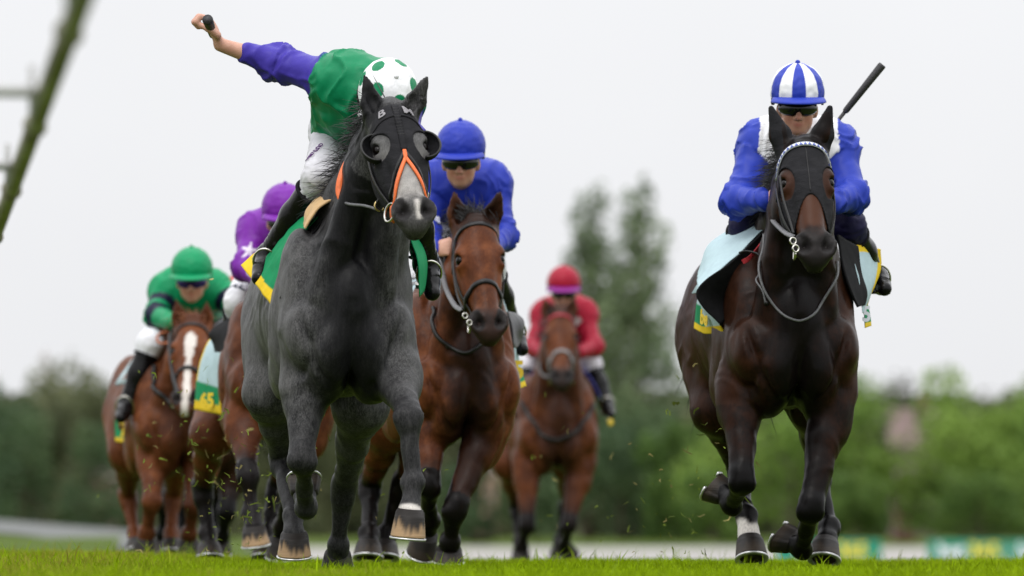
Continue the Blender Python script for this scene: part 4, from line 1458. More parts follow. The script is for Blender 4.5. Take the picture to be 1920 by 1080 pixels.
    for i in (0, 1):
        d1, t1 = seg_dist(V, sh[i], el[i]); d2, t2 = seg_dist(V, el[i], wr[i])
        on1 = (d1 < .12) & (d1 - .072 < ddt - .125) & (t1 > 0.0)
        on2 = (d2 < .10) & (d2 < d1)
        a1, a2 = nrm(el[i] - sh[i]), nrm(wr[i] - el[i])
        m1 = on1 & ~on2
        armt[m1] = t1[m1]; armt[on2] = 1 + t2[on2]; side[m1 | on2] = i + 1
        q1 = V * 4.5 + np.outer(V @ nrm(a1 + np.array((.3, .2, .45))), nrm(a1 + np.array((.3, .2, .45)))) * 6.5; q2 = V * 4.5 + np.outer(V @ nrm(a2 + np.array((.2, .2, .5))), nrm(a2 + np.array((.2, .2, .5)))) * 6.5
        qarm[m1] = q1[m1]; qarm[on2] = q2[on2]
    tor = armt < 0
    lx = nrm(sh[1] - sh[0])
    qarm[tor] = (V[tor] * 3.2 + np.outer(V[tor] @ lx, lx) * 5)
    r1 = fbm(qarm + fbm(V * 4, 2)[:, None] * 1.3 + j['seed'], 2)
    ridge = np.clip(1 - np.abs(r1) * 2.6, 0, 1) ** 1.7 * 1.6 + np.clip(1 - np.abs(fbm(qarm * 2.3 + 31, 1)) * 4, 0, 1) * .16
    amp = j.get('wrinkle', .008)
    prof = .30 + .85 * np.exp(-((armt - 1.0) / .24) ** 2) + .75 * np.exp(-((armt - .08) / .20) ** 2) + .5 * np.exp(-((armt - 1.85) / .2) ** 2)
    prof[tor] = .72
    V = V + Nn * ((ridge - .5) * amp * 1.15 * prof)[:, None]
    # cuff gathers
    info = dict(armt=armt, side=side, V=V, ms=ms, mh=mh, sh=sh, nb=nb, lx=lx, hc=hc, el=el, wr=wr)
    mesh_obj('jacket', V, F, SILK, rt, j['jacket'](info)); jf = f
    # --- breeches
    f = Field()
    for i in (0, 1):
        f.cone(mh * .4 + hp[i] * .6, hp[i], .115, .105, .06)
        f.cone(hp[i], kn[i], .100, .074, .06)
        f.cone(kn[i], kn[i] + (an[i] - kn[i]) * .22, .070, .058, .03)
    f.cone(mh, mh * .7 + ms * .3, .13, .12, .06)
    V, F = f.mesh(vox, smooth=1)
    Nn = vnormals(V, F)
    dk = np.minimum(np.linalg.norm(V - kn[0], axis=1), np.linalg.norm(V - kn[1], axis=1))
    r1 = fbm(V * (16, 9, 22) + j['seed'] * 2 + fbm(V * 8, 2)[:, None], 3)
    V = V + Nn * ((1 - np.abs(r1) * 2.2) * (.0025 + .004 * np.exp(-(dk / .12) ** 2)))[:, None]
    mesh_obj('breeches', V, F, BREECH, rt, j['breeches'](V, kn, hp)); bf = f
    # --- boots
    for i in (0, 1):
        f = Field()
        a = kn[i] + (an[i] - kn[i]) * .16
        ax = nrm(an[i] - kn[i]); fw = nrm(to[i] - an[i])
        f.cone(a, a + (an[i] - a) * .4, .064, .062, .02)
        f.cone(a + (an[i] - a) * .4, an[i], .062, .046, .03)
        heel = an[i] + ax * .045 - fw * .02
        f.cone(an[i], heel, .045, .036, .03)
        f.cone(an[i] + ax * .01, an[i] + (to[i] - an[i]) * .6 + ax * .025, .042, .037, .03)
        f.cone(an[i] + (to[i] - an[i]) * .5 + ax * .025, to[i] + ax * .03, .039, .031, .02)
        V, F = f.mesh(max(vox * .9, .007), smooth=1)
        Nn = vnormals(V, F)
        dn = np.linalg.norm(V - an[i], axis=1)
        qq = V * 10 + np.outer(V @ ax, ax) * 22
        V = V + Nn * ((1 - np.abs(fbm(qq, 2)) * 2.2) * .005 * np.exp(-(dn / .14) ** 2))[:, None]
        bt = mesh_obj('boot', V, F, BOOT, rt)
        if j.get('cuff', True):
            mb = MB()
            n1 = nrm(np.cross(ax, (0, 1, .2))); n2 = np.cross(ax, n1)
            pts = [a + ax * .012 + (n1 * math.cos(q) + n2 * math.sin(q)) * .066 for q in np.linspace(0, 6.2832, 28, endpoint=False)]
            mb.tube(pts, .008, 6, closed=True)
            mb.build('boot_top', BLACKCLOTH, bt)
    hm = helmet(j, rt, hc + U * .034, X, Fw, U, j['cap'], j.get('cap_r', .118), True, j['peak'])
    goggles(rt, fc + U * .012 - Fw * .012, X, Fw, U, j.get('goggles', GOGGLE))
    return dict(jf=jf, bf=bf, rt=rt, J=J, wr=wr, an=an, to=to, kn=kn, hp=hp, hc=hc, X=X, F=Fw, U=U, helmet=hm, ms=ms, mh=mh, sh=sh, el=el, fc=fc)

def sheet(name, mat, rows, J, colfn=None, parent=None, n=40, th=.004, ripple=.006, seed=0):
    """a hanging cloth through rows of measured points, with ripples and thickness"""
    g = [spline([J(q) for q in r], n) for r in rows]
    g = np.array([spline([g[i][k] for i in range(len(g))], n) for k in range(n)])      # [u][v]
    V = g.reshape(-1, 3)
    uu, vv = np.meshgrid(np.linspace(0, 1, n), np.linspace(0, 1, n), indexing='ij')
    du = np.gradient(g, axis=0); dv = np.gradient(g, axis=1)
    nn = np.cross(du, dv); nn /= np.linalg.norm(nn, axis=2)[..., None] + 1e-9
    V = V + nn.reshape(-1, 3) * (fbm(V * (9, 9, 7) + seed, 2) * ripple)[:, None]
    F = []
    for i in range(n - 1):
        for k in range(n - 1):
            F.append((i * n + k, (i + 1) * n + k, (i + 1) * n + k + 1, i * n + k + 1))
    col = None
    if colfn is not None:
        col = np.array([colfn(u, v) for u, v in zip(uu.ravel(), vv.ravel())])
    o = mesh_obj(name, V, F, mat, parent, col)
    md = o.modifiers.new('thick', 'SOLIDIFY'); md.thickness = th; md.offset = 0
    return o

def stirrup(parent, foot, ank, toe):
    fw = nrm(toe - ank); sd = nrm(np.cross(fw, (0, 0, 1)))
    up = nrm(np.cross(sd, fw))
    c = ank + fw * .085 - up * .02
    pts = [c + sd * math.cos(q) * .050 + up * (math.sin(q) * .062 + .03) for q in np.linspace(-.75, math.pi + .75, 24)]
    mb = MB(); mb.tube(pts, .005, 8)
    mb.box(c - up * .028, (.10, .035, .008), np.array((sd, fw, up)))
    return mb.build('stirrup', STEEL, parent)

def whip(label, grip0, grip1, tip, r=.011):
    o = root('whip', grip0, label, 'whip', 'whips in jockeys\' hands')
    mb = MB(); mb.tube([grip0, grip0 + (grip1 - grip0) * .03, grip0 + (grip1 - grip0) * .97, grip1], [r * 1.15, r * 1.3, r, r * .8], 12)
    mb.build('grip', CARBON, o)
    mb = MB(); mb.tube([grip1, (grip1 + tip) / 2, tip], [r * .62, r * .5, r * .4], 10)
    mb.build('shaft', CARBON, o)
    return o

# ------------------------------------------------------------------ the seven horses (joints measured in the photograph, depth offsets in metres)
GREY = coat_mat('steel_grey_coat', (0.023, 0.0226, 0.0234), (0.062, 0.061, 0.062), (0.0095, 0.0094, 0.0099), (0.0050, 0.0050, 0.0058), grey=True, rough=.42, warm=(.125, .122, .118))
DARKBAY = coat_mat('dark_bay_coat', (0.0125, 0.0050, 0.0029), (0.037, 0.0128, 0.0062), (0.0055, 0.0030, 0.0022), (0.0026, 0.0022, 0.0023), rough=.35, warm=(.060, .0225, .0115))
BAY = coat_mat('bright_bay_coat', (0.100, 0.0270, 0.0088), (0.180, 0.0580, 0.0200), (0.046, 0.0135, 0.0055), (0.0045, 0.0036, 0.0034), rough=.35)
BROWN = coat_mat('brown_bay_coat', (0.090, 0.0255, 0.0088), (0.155, 0.050, 0.0185), (0.048, 0.0140, 0.0058), (0.0075, 0.0060, 0.0060), rough=.37)
CHESTNUT = coat_mat('chestnut_coat', (0.125, 0.0360, 0.0120), (0.20, 0.068, 0.025), (0.060, 0.0175, 0.0068), (0.028, 0.0090, 0.0045), rough=.40)

horses = {}
horses['grey'] = build_horse(dict(
    D=33.7, vox=.0095, seed=11, coat=GREY, mane=MANE_GREY, label='steel grey racehorse in a black blinker hood with an orange noseband',
    chest=(652, 588, .05), hind=(592, 600, 1.22), ws=1.0, hs=1.03,
    neck=[(732, 232, -.20, .10), (706, 330, -.03, .118), (688, 440, .10, .15), (668, 540, .20, .20)],
    poll=(737, 190, -.30), nose=(784, 408, -.6), yaw=R(13), ears=[(684, 143, -.22), (801, 146, -.28)],
    legs=[('f', [(575, 700, .12), (567, 862, -.08), (574, 952, .20), (571, 925, .29), (570, 893, .33)]),
          ('f', [(738, 692, .05), (765, 780, -.28), (775, 905, -.32), (769, 960, -.38), (765, 1006, -.375)]),
          ('h', [(508, 738, 1.0), (528, 862, 1.28), (549, 968, 1.0), (552, 1002, .93), (552, 1039, .945)]),
          ('h', [(676, 760, 1.05), (646, 912, 1.5), (634, 1022, 1.6), (633, 1040, 1.63), (633, 1060, 1.67)])],
    points=.6, dark_shaded_front=1.0, warm=.95, nforelock=0, nmane=900, greyface=True, whitelegs=[(1, 'coronet')], palehoof=(1, 2), nostril=1.05, maneside=-1, S=1.0))
horses['dark'] = build_horse(dict(
    D=35.96, vox=.0095, seed=12, coat=DARKBAY, mane=MANE_BLACK, label='dark bay racehorse in a plain black hood that covers its ears',
    chest=(1487, 618, .05), hind=(1402, 625, 1.22), ws=1.06, hs=1.06,
    neck=[(1508, 300, -.20, .10), (1502, 395, -.03, .125), (1497, 490, .08, .155), (1490, 570, .20, .20)],
    poll=(1507, 256, -.28), nose=(1532, 474, -.6), yaw=R(6), ears=[(1446, 204, -.22), (1556, 203, -.22)], earhood=True,
    legs=[('f', [(1388, 715, .12), (1391, 902, -.08), (1374, 946, .22), (1360, 926, .28), (1336, 908, .30)]),
          ('f', [(1562, 735, .10), (1520, 955, -.10), (1504, 1029, .20), (1488, 1015, .25), (1462, 1000, .28)]),
          ('h', [(1346, 770, 1.0), (1384, 880, 1.25), (1399, 965, .97), (1406, 1012, .90), (1409, 1050, .86)]),
          ('h', [(1530, 765, 1.0), (1535, 885, 1.40), (1554, 990, 1.22), (1548, 1016, 1.14), (1545, 1052, 1.10)])],
    whitelegs=[(2, 'pastern')], muzzle=.85, nostril=1.15, nforelock=0, nmane=1000, maneside=-1, dark_shaded_front=.9, warm=1.0, S=1.03))
horses['bay'] = build_horse(dict(
    D=39.0, vox=.010, seed=13, coat=BAY, mane=MANE_BLACK, label='bright bay racehorse with bare face and plain black leather bridle',
    chest=(868, 690, .05), hind=(752, 700, 1.22), ws=1.0, hs=1.05,
    neck=[(893, 440, -.20, .10), (882, 520, -.03, .12), (878, 590, .10, .15), (872, 660, .20, .19)],
    poll=(893, 402, -.28), nose=(922, 619, -.6), yaw=R(11), ears=[(852, 362, -.22), (938, 362, -.24)],
    legs=[('f', [(806, 765, .12), (804, 910, -.10), (806, 975, .10), (798, 1000, .16), (790, 1034, .20)]),
          ('f', [(918, 790, .10), (852, 955, -.12), (844, 1015, -.02), (842, 1028, .02), (841, 1050, .03)]),
          ('h', [(728, 800, 1.0), (694, 912, 1.40), (692, 1000, 1.2), (691, 1020, 1.15), (690, 1046, 1.13)]),
          ('h', [(800, 810, 1.0), (756, 905, 1.35), (725, 1000, 1.40), (722, 1020, 1.38), (721, 1046, 1.36)])],
    muzzle=.85, maneside=-1, dark_shaded_front=.85, nforelock=420, forelift=.9, S=1.03))
horses['brown'] = build_horse(dict(
    D=41.6, vox=.012, seed=14, coat=BROWN, mane=MANE_BLACK, label='brown racehorse half hidden behind the grey, ridden by the purple jockey',
    chest=(528, 690, .05), hind=(487, 722, 1.22), ws=1.0, hs=1.0,
    neck=[(575, 440, -.20, .10), (562, 520, -.03, .12), (550, 590, .10, .15), (538, 650, .20, .19)],
    poll=(580, 405, -.28), nose=(596, 620, -.6), yaw=R(5), ears=[(548, 375, -.22), (612, 375, -.22)],
    legs=[('f', [(455, 775, .08), (464, 890, -.22), (471, 962, -.24), (476, 990, -.30), (480, 1020, -.29)]),
          ('f', [(588, 780, .10), (545, 920, -.02), (528, 985, .20), (526, 1010, .24), (525, 1042, .26)]),
          ('h', [(398, 812, 1.0), (380, 915, 1.35), (390, 1000, 1.30), (392, 1022, 1.26), (393, 1046, 1.24)]),
          ('h', [(545, 812, 1.0), (520, 915, 1.30), (500, 1000, 1.15), (498, 1022, 1.10), (497, 1046, 1.08)])],
    palehoof=(0,), muzzle=.9))
horses['chestnut'] = build_horse(dict(
    D=47.1, vox=.013, seed=15, coat=CHESTNUT, mane=MANE_RED, label='chestnut racehorse with a white blaze, ridden by the green and navy jockey',
    chest=(340, 775, .05), hind=(294, 775, 1.22), ws=1.0, hs=1.02,
    neck=[(362, 622, -.20, .10), (352, 680, -.03, .12), (348, 735, .10, .15), (344, 770, .20, .19)],
    poll=(362, 595, -.28), nose=(346, 757, -.6), yaw=R(-4), ears=[(330, 562, -.22), (388, 566, -.22)],
    legs=[('f', [(288, 840, .10), (285, 938, -.12), (275, 998, -.02), (272, 1012, 0.0), (270, 1034, .02)]),
          ('f', [(378, 850, .10), (362, 945, -.10), (356, 1000, .0), (355, 1015, .03), (354, 1036, .05)]),
          ('h', [(242, 850, 1.0), (240, 930, 1.38), (252, 1000, 1.25), (256, 1016, 1.2), (258, 1036, 1.17)]),
          ('h', [(335, 850, 1.0), (325, 930, 1.30), (322, 1000, 1.20), (322, 1016, 1.15), (322, 1036, 1.13)])],
    points=0.18, dark_shaded_front=.7, muzzle=.45, blaze=([.10, .14, .2, .3, .5, .6], [.0, .032, .030, .017, .020, .022], [0, 0, 0, 0, 0, 0]), nforelock=400))
horses['maroon'] = build_horse(dict(
    D=57.6, vox=.015, seed=16, coat=BROWN, mane=MANE_BLACK, label='bay racehorse farthest back in the middle, ridden by the maroon jockey',
    chest=(1045, 795, .05), hind=(1018, 800, 1.22), ws=1.05, hs=1.0,
    neck=[(1050, 606, -.20, .10), (1048, 660, -.03, .12), (1046, 715, .10, .16), (1045, 760, .20, .20)],
    poll=(1050, 580, -.28), nose=(1055, 714, -.6), yaw=R(3), ears=[(1019, 556, -.22), (1078, 554, -.22)],
    legs=[('f', [(988, 865, .08), (988, 985, -.08), (978, 1025, .05), (977, 1036, .07), (976, 1052, .08)]),
          ('f', [(1090, 865, .08), (1066, 985, -.08), (1058, 1022, .12), (1062, 1032, .17), (1071, 1042, .20)]),
          ('h', [(955, 870, 1.0), (968, 950, 1.35), (975, 1015, 1.2), (976, 1030, 1.15), (977, 1052, 1.12)]),
          ('h', [(1065, 870, 1.0), (1062, 950, 1.4), (1050, 1015, 1.4), (1048, 1030, 1.37), (1046, 1052, 1.35)])],
    muzzle=.9, dark_shaded_front=.6))
horses['black'] = build_horse(dict(
    D=52.0, vox=.016, seed=17, coat=DARKBAY, mane=MANE_BLACK, label='dark horse almost hidden between the chestnut and the brown horse',
    chest=(395, 800, .05), hind=(370, 800, 1.22),
    neck=[(418, 655, -.20, .10), (414, 700, -.03, .12), (408, 745, .10, .15), (400, 785, .20, .19)],
    poll=(420, 640, -.28), nose=(428, 790, -.6), ears=[(406, 615, -.22), (434, 615, -.22)],
    legs=[('f', [(345, 870, .10), (310, 945, -.05), (306, 1000, .0), (305, 1014, .02), (304, 1034, .03)]),
          ('f', [(440, 870, .10), (425, 960, -.05), (416, 1005, .05), (415, 1016, .08), (414, 1036, .10)]),
          ('h', [(335, 870, 1.0), (340, 940, 1.35), (342, 1000, 1.25), (342, 1016, 1.2), (342, 1036, 1.17)]),
          ('h', [(410, 870, 1.0), (405, 940, 1.30), (402, 1000, 1.20), (402, 1016, 1.15), (402, 1036, 1.13)])],
    muzzle=.9, hs=.95))

# ------------------------------------------------------------------ the riders
GREEN = (0.002, 0.195, 0.078); VIOLET = (0.050, 0.034, 0.32); WHITE = (0.78, 0.78, 0.79)
ROYAL = (0.022, 0.045, 0.37); BLUE = (0.018, 0.036, 0.34); PURPLE = (0.165, 0.016, 0.30)
JADE = (0.002, 0.25, 0.095); NAVY = (0.006, 0.009, 0.030); MAROON = (0.30, 0.003, 0.022); RED = (0.62, 0.02, 0.02)
YELLOW = (0.72, 0.50, 0.018); PALE = (0.42, 0.55, 0.58); CLOTHGREEN = (0.006, 0.23, 0.085); BLACKC = (0.010, 0.010, 0.011)

def solid(c):
    c = np.array(c)
    return lambda i: np.tile(c, (len(i['V']), 1))
def body_sleeves(body, sleeve, start=.10):
    def fn(i):
        col = np.tile(np.array(body), (len(i['V']), 1))
        col[i['armt'] > start] = sleeve
        return col
    return fn
def epaulet(body, ep, rad=.17):
    def fn(i):
        col = np.tile(np.array(body), (len(i['V']), 1))
        for s in (0, 1):
            d, t = seg_dist(i['V'], i['nb'], i['nb'] + (i['sh'][s] - i['nb']) * .62 - np.array((0, .03, .06)))
            col[(d < rad) & (i['armt'] < .12)] = ep
        return col
    return fn
def yoke(body, c, w):
    def fn(i):
        col = np.tile(np.array(body), (len(i['V']), 1))
        l = np.abs((i['V'] - i['ms']) @ i['lx'])
        col[(l < w + .012 * np.sin(i['V'][:, 2] * 9)) & (i['armt'] < .08)] = c
        return col
    return fn
def hoops(body, hoop):
    def fn(i):
        col = np.tile(np.array(body), (len(i['V']), 1))
        a = i['armt']
        col[((a > .50) & (a < .72)) | ((a > 1.05) & (a < 1.30)) | ((a > -.01) & (a < .05))] = hoop
        z = (i['V'] - i['ms']) @ nrm(i['mh'] - i['ms'])
        col[(a < 0) & (z > .17) & (z < .25)] = hoop
        return col
    return fn
def stars(body, star):
    def fn(i):
        col = np.tile(np.array(body), (len(i['V']), 1))
        V = i['V']
        for s in (0, 1):
            for t, q in ((.55, 0), (1.05, .03), (1.6, 0)):
                a, b = (i['sh'][s], i['el'][s]) if t < 1 else (i['el'][s], i['wr'][s])
                c = a + (b - a) * (t % 1.0) + np.array((q, -.07, .0))
                dx, dz = V[:, 0] - c[0], V[:, 2] - c[2]
                r = np.hypot(dx, dz); th = np.arctan2(dz, dx)
                tw = np.abs(((th + t * 2) * 5 / (2 * math.pi)) % 1 - .5) * 2
                col[(r < .014 + .034 * tw ** 1.5) & (V[:, 1] < c[1] + .09)] = star
        return col
    return fn
def tone(c):
    return lambda V, kn, hp: np.tile(np.array(c), (len(V), 1))
def dirty_white(V, kn, hp):
    col = np.tile(np.array((.62, .61, .64)), (len(V), 1))
    for k in kn:     # saddle grease rubbed into the inner knee
        d = np.linalg.norm(V - (k + np.array((.05, -.03, -.05))), axis=1) + fbm(V * 22, 2) * .02
        w = (1 - sstep(.03, .085, d))[:, None] * .55
        col = col * (1 - w) + np.array((.42, .30, .19)) * w
    return col
def capsolid(c):
    return lambda az, el, l: c
SPOTS = [(a * 1.2566 + (.6283 if r else .2), e) for r, e in enumerate((.80, .18)) for a in range(5)]
SPOTV = np.array([(math.cos(e) * math.sin(a), math.cos(e) * math.cos(a), math.sin(e)) for a, e in SPOTS])
def capspots(az, el, l):
    return GREEN if (SPOTV @ l).max() > math.cos(.235) else WHITE
def capstripes(az, el, l):
    w = ((az + math.pi / 12) % (2 * math.pi)) / (math.pi / 6)
    return ROYAL if int(w) % 2 == 0 else WHITE

FISTL = ((.5, -.6, .1), (.2, .1, 1), (.8, .3, 0)); FISTR = ((-.5, -.6, .1), (-.2, .1, 1), (-.8, .3, 0))
jk = {}
jk['grey'] = build_jockey(dict(D=33.7, vox=.0075, seed=21, label='jockey in green jacket with purple sleeves and spotted cap, arm flung out with whip',
    head=(724, 182, .22), face=(8, 62, -8), cap=capspots, peak=WHITE, cap_r=.124,
    sh=[(632, 150, .42), (744, 198, .36)], el=[(522, 120, .56), (764, 270, .25)], wr=[(413, 84, .50), (768, 385, .05)], sleeve=(.52, 1),
    hip=[(632, 245, .88), (712, 255, .88)], kn=[(603, 333, .42), (766, 365, .45)], an=[(506, 480, .70), (800, 495, .72)], toe=[(492, 512, .56), (808, 540, .58)],
    hand=[((-.40, -.15, .85), (.05, -1, .25), (-.9, 0, .35)), FISTR], handsize=1.22,
    jacket=body_sleeves(GREEN, VIOLET, .16), breeches=dirty_white, loose=1.05, wrinkle=.0115))
jk['dark'] = build_jockey(dict(D=35.96, vox=.0075, seed=22, label='jockey in royal blue with white shoulders and blue and white striped cap',
    head=(1495, 186, .25), face=(2, 10, 0), cap=capstripes, peak=ROYAL, cap_r=.120,
    sh=[(1426, 275, .45), (1566, 278, .45)], el=[(1384, 378, .28), (1598, 368, .28)], wr=[(1436, 376, .06), (1560, 380, .06)],
    hip=[(1445, 350, .95), (1545, 350, .95)], kn=[(1402, 420, .45), (1590, 425, .45)], an=[(1345, 525, .82), (1640, 520, .80)], toe=[(1335, 550, .66), (1655, 535, .64)],
    hand=[FISTL, FISTR], jacket=yoke(ROYAL, WHITE, .178), breeches=tone((.012, .010, .045)), loose=1.03, wrinkle=.0115))
jk['bay'] = build_jockey(dict(D=39.0, vox=.008, seed=23, label='jockey all in plain blue with a blue cap, riding the bright bay',
    head=(864, 288, .10), face=(-4, 12, 0), cap=capsolid(BLUE), peak=BLUE, cap_r=.119,
    sh=[(808, 346, .42), (922, 350, .42)], el=[(798, 432, .25), (942, 440, .28)], wr=[(816, 470, -.02), (920, 470, .0)],
    hip=[(846, 420, .95), (912, 420, .95)], kn=[(818, 450, .45), (916, 500, .45)], an=[(800, 610, .80), (958, 615, .80)], toe=[(795, 640, .64), (976, 648, .62)],
    hand=[FISTL, FISTR], jacket=solid(BLUE), breeches=tone((.70, .70, .74)), loose=1.0, wrinkle=.010))
jk['brown'] = build_jockey(dict(D=41.6, vox=.0095, seed=24, label='jockey in purple with white stars, half hidden behind the grey horse',
    head=(534, 402, .20), face=(4, 14, 0), cap=capsolid(PURPLE), peak=PURPLE, cap_r=.119,
    sh=[(480, 437, .45), (590, 440, .45)], el=[(460, 500, .25), (604, 510, .25)], wr=[(500, 530, .0), (580, 530, .0)],
    hip=[(490, 500, .95), (580, 500, .95)], kn=[(450, 565, .45), (602, 570, .45)], an=[(418, 690, .85), (640, 690, .85)], toe=[(410, 710, .7), (648, 710, .7)],
    hand=[FISTL, FISTR], jacket=stars(PURPLE, (.72, .66, .76)), breeches=tone((.74, .74, .77)), wrinkle=.007))
jk['chestnut'] = build_jockey(dict(D=47.1, vox=.010, seed=25, label='jockey in green with navy hoops and a plain green cap, second row left',
    head=(360, 515, .15), face=(-3, 12, 0), cap=capsolid(JADE), peak=JADE, cap_r=.120, goggles=GOGGLE_P,
    sh=[(312, 545, .45), (404, 545, .45)], el=[(292, 590, .28), (446, 576, .30)], wr=[(326, 605, .0), (462, 620, .0)],
    hip=[(315, 605, .95), (395, 605, .95)], kn=[(282, 645, .14), (425, 650, .45)], an=[(240, 757, .12), (450, 757, .8)], toe=[(230, 774, -.02), (458, 772, .64)],
    hand=[FISTL, FISTR], jacket=hoops(JADE, NAVY), breeches=tone((.74, .74, .77)), wrinkle=.007))
jk['maroon'] = build_jockey(dict(D=57.6, vox=.012, seed=26, label='jockey in maroon with grey collar panels and a maroon cap',
    head=(1057, 541, .10), face=(0, 10, 0), cap=lambda az, el, l: MAROON if el > -.02 else (.22, .02, .20), peak=(.22, .02, .20), cap_r=.120,
    sh=[(1022, 590, .45), (1094, 590, .45)], el=[(1000, 650, .28), (1113, 650, .28)], wr=[(1018, 662, .05), (1086, 662, .05)],
    hip=[(1025, 640, .95), (1085, 640, .95)], kn=[(1000, 685, .45), (1108, 685, .45)], an=[(972, 755, .35), (1136, 755, .35)], toe=[(966, 770, .2), (1142, 770, .2)],
    hand=[FISTL, FISTR], jacket=epaulet(MAROON, (.55, .55, .56), .10), breeches=tone((.70, .66, .72)), wrinkle=.006))
jk['black'] = build_jockey(dict(D=52.0, vox=.013, seed=27, label='jockey in red and white glimpsed between the green and purple jockeys',
    head=(462, 548, .15), face=(0, 20, 0), cap=capsolid(RED), peak=RED, cap_r=.115,
    sh=[(425, 590, .45), (500, 590, .45)], el=[(408, 612, .28), (515, 625, .30)], wr=[(428, 640, .0), (490, 640, .0)],
    hip=[(435, 625, .95), (490, 625, .95)], kn=[(420, 668, .45), (515, 670, .45)], an=[(395, 757, .80), (540, 757, .8)], toe=[(388, 772, .64), (548, 772, .64)],
    hand=[FISTL, FISTR], jacket=solid(RED), breeches=tone((.74, .74, .77)), wrinkle=.006))

# riders' lettering
LET_W = plain('white_lettering', (.62, .63, .70), .6, var=.05)
LET_P = plain('purple_lettering', (.10, .02, .16), .6, var=.1)
LET_N = plain('navy_lettering', (.05, .06, .09), .6, var=.1)
LET_G = plain('grey_reflective_lettering', (.20, .19, .20), .5, var=.1)
LET_GOLD = plain('gold_lettering', (.50, .45, .16), .5, var=.1)
LET_Y = plain('yellow_lettering', (.72, .50, .018), .6, var=.05)

# whips
k = jk['grey']['J']
whip('short black whip raised high with its round end to the camera', k((389, 36, .33)), k((400, 66, .56)), k((405, 78, 1.10)), .017)
k = jk['dark']['J']
whip('black whip slanting up behind the shoulder of the blue and white jockey', k((1655, 121, .56)), k((1584, 210, .58)), k((1526, 283, .62)), .014)

# ------------------------------------------------------------------ hoods, bridles, reins
def hood(B, cutfn, mat, ears=None, h=.005):
    hf = Field()
    head_prims(hf, B['Hd'], ears if ears is not None else [], hollow=False)
    for i, fn in enumerate(hf.pr):
        pass
    Hd = B['Hd']
    def cut(x, y, z):
        q = [(x - Hd.o[0]) * a[0] + (y - Hd.o[1]) * a[1] + (z - Hd.o[2]) * a[2] for a in (Hd.x, Hd.d, Hd.n)]
        return cutfn(*(c / Hd.s for c in q)).astype(np.float32)
    V, F = hf.mesh(h, off=.007, cut=cut, smooth=1)
    return mesh_obj('hood', V, F, mat, B['rt']), hf
def hood_mat(name):
    m, nt, b = new_mat(name)
    n1 = noise_node(nt, 260, 2, .6); n2 = noise_node(nt, 16, 4, .6, sc=(1, 1, 2.2))
    nt.links.new(mixc(nt, ramp(nt, n2.outputs[0], .3, .7), (.0095, .0095, .011), (.019, .0185, .021)), b.inputs['Base Color'])
    b.inputs['Roughness'].default_value = .78
    b.inputs['Specular IOR Level'].default_value = .12
    ad = N(nt, 'ShaderNodeMath', operation='MULTIPLY_ADD')
    nt.links.new(n2.outputs[0], ad.inputs[0]); ad.inputs[1].default_value = 3.0
    nt.links.new(n1.outputs[0], ad.inputs[2])
    bump(nt, b, ad.outputs[0], .35, .006)
    return m
HOOD = hood_mat('black_hood_cloth')

# --- grey: blinker hood, orange nose strap
B = horses['grey']; Hd = B['Hd']
def cut_grey(x, d, n):
    c = (d - .270 - 2.1 * np.abs(x)) * .43
    c = np.maximum(c, d - .43)
    c = np.maximum(c, -n - .235)
    for s in (-1, 1):
        e = 1 - np.sqrt(((x - s * .088) / .046) ** 2 + ((d - .208) / .058) ** 2 + ((n + .035) / .09) ** 2)
        c = np.maximum(c, e * .04)
    return c
hd, hoodf = hood(B, cut_grey, HOOD)
for s in (-1, 1):
    V, F = [], []
    ca = Hd(s * .098, .206, -.030)
    for i in range(13):
        a = math.pi / 2 * i / 12
        for j_ in range(32):
            q = 2 * math.pi * j_ / 32
            V.append(ca + (Hd.x * math.cos(q) * .058 * math.cos(a) + Hd.d * math.sin(q) * .066 * math.cos(a) - Hd.n * .060 * math.sin(a)))
    for i in range(12):
        for j_ in range(32):
            F.append((i * 32 + j_, i * 32 + (j_ + 1) % 32, (i + 1) * 32 + (j_ + 1) % 32, (i + 1) * 32 + j_))
    # keep the outer half of the cup only
    V = np.array(V); L = Hd.local(V)
    F = [f for f in F if np.mean([s * L[i][0] for i in f]) > .088]
    o = mesh_obj('blinker_cup', V, F, HOOD, hd)
    md = o.modifiers.new('thick', 'SOLIDIFY'); md.thickness = .005; md.offset = 0
    pts = [ca + Hd.x * math.cos(q) * .058 + Hd.d * math.sin(q) * .066 for q in np.linspace(0, 2 * math.pi, 40, endpoint=False)]
    loc = Hd.local(pts)
    pts = [p for p, l in zip(pts, loc) if s * l[0] > .086]
    ang = [math.atan2((p - ca) @ Hd.d, s * ((p - ca) @ Hd.x)) for p in pts]
    pts = [p for _, p in sorted(zip(ang, [tuple(p) for p in pts]))]
    mb = MB(); mb.tube(pts, .005, 8); mb.build('cup_rim', LEATHER, o)
# lower binding of the hood and its centre seam
for s in (-1, 1):
    strap(B, 'binding', LEATHER, [(0, .265, -.0), (s * .03, .33, -.02), (s * .056, .385, -.05), (s * .066, .415, -.10)], .014, .006, .006, hd)
strap(B, 'centre_seam', HOOD, [(0, .03, -.02), (0, .10, -.0), (0, .17, .0), (0, .26, .0)], .026, .003, .008, hd)
mb = MB()
for d in np.linspace(.05, .19, 10):
    p = hoodf.snap([Hd(-.011, d, 0), Hd(0, d, 0.0), Hd(.011, d, 0)], .010)
    mb.tube(p, .0022, 6)
mb.build('ruched_elastic', LEATHER, hd)
strap(B, 'brow_fold', HOOD, [(-.085, .13, -.05), (-.05, .10, -.02), (0, .09, .0), (.05, .10, -.02), (.085, .13, -.05)], .012, .004, .007, hd)
text_obj('lettering', 'B', LET_G, Hd(-.044, .066, -.02), Hd.x, -Hd.d, .056, hd, B['f'], .011, .0012, .0012)
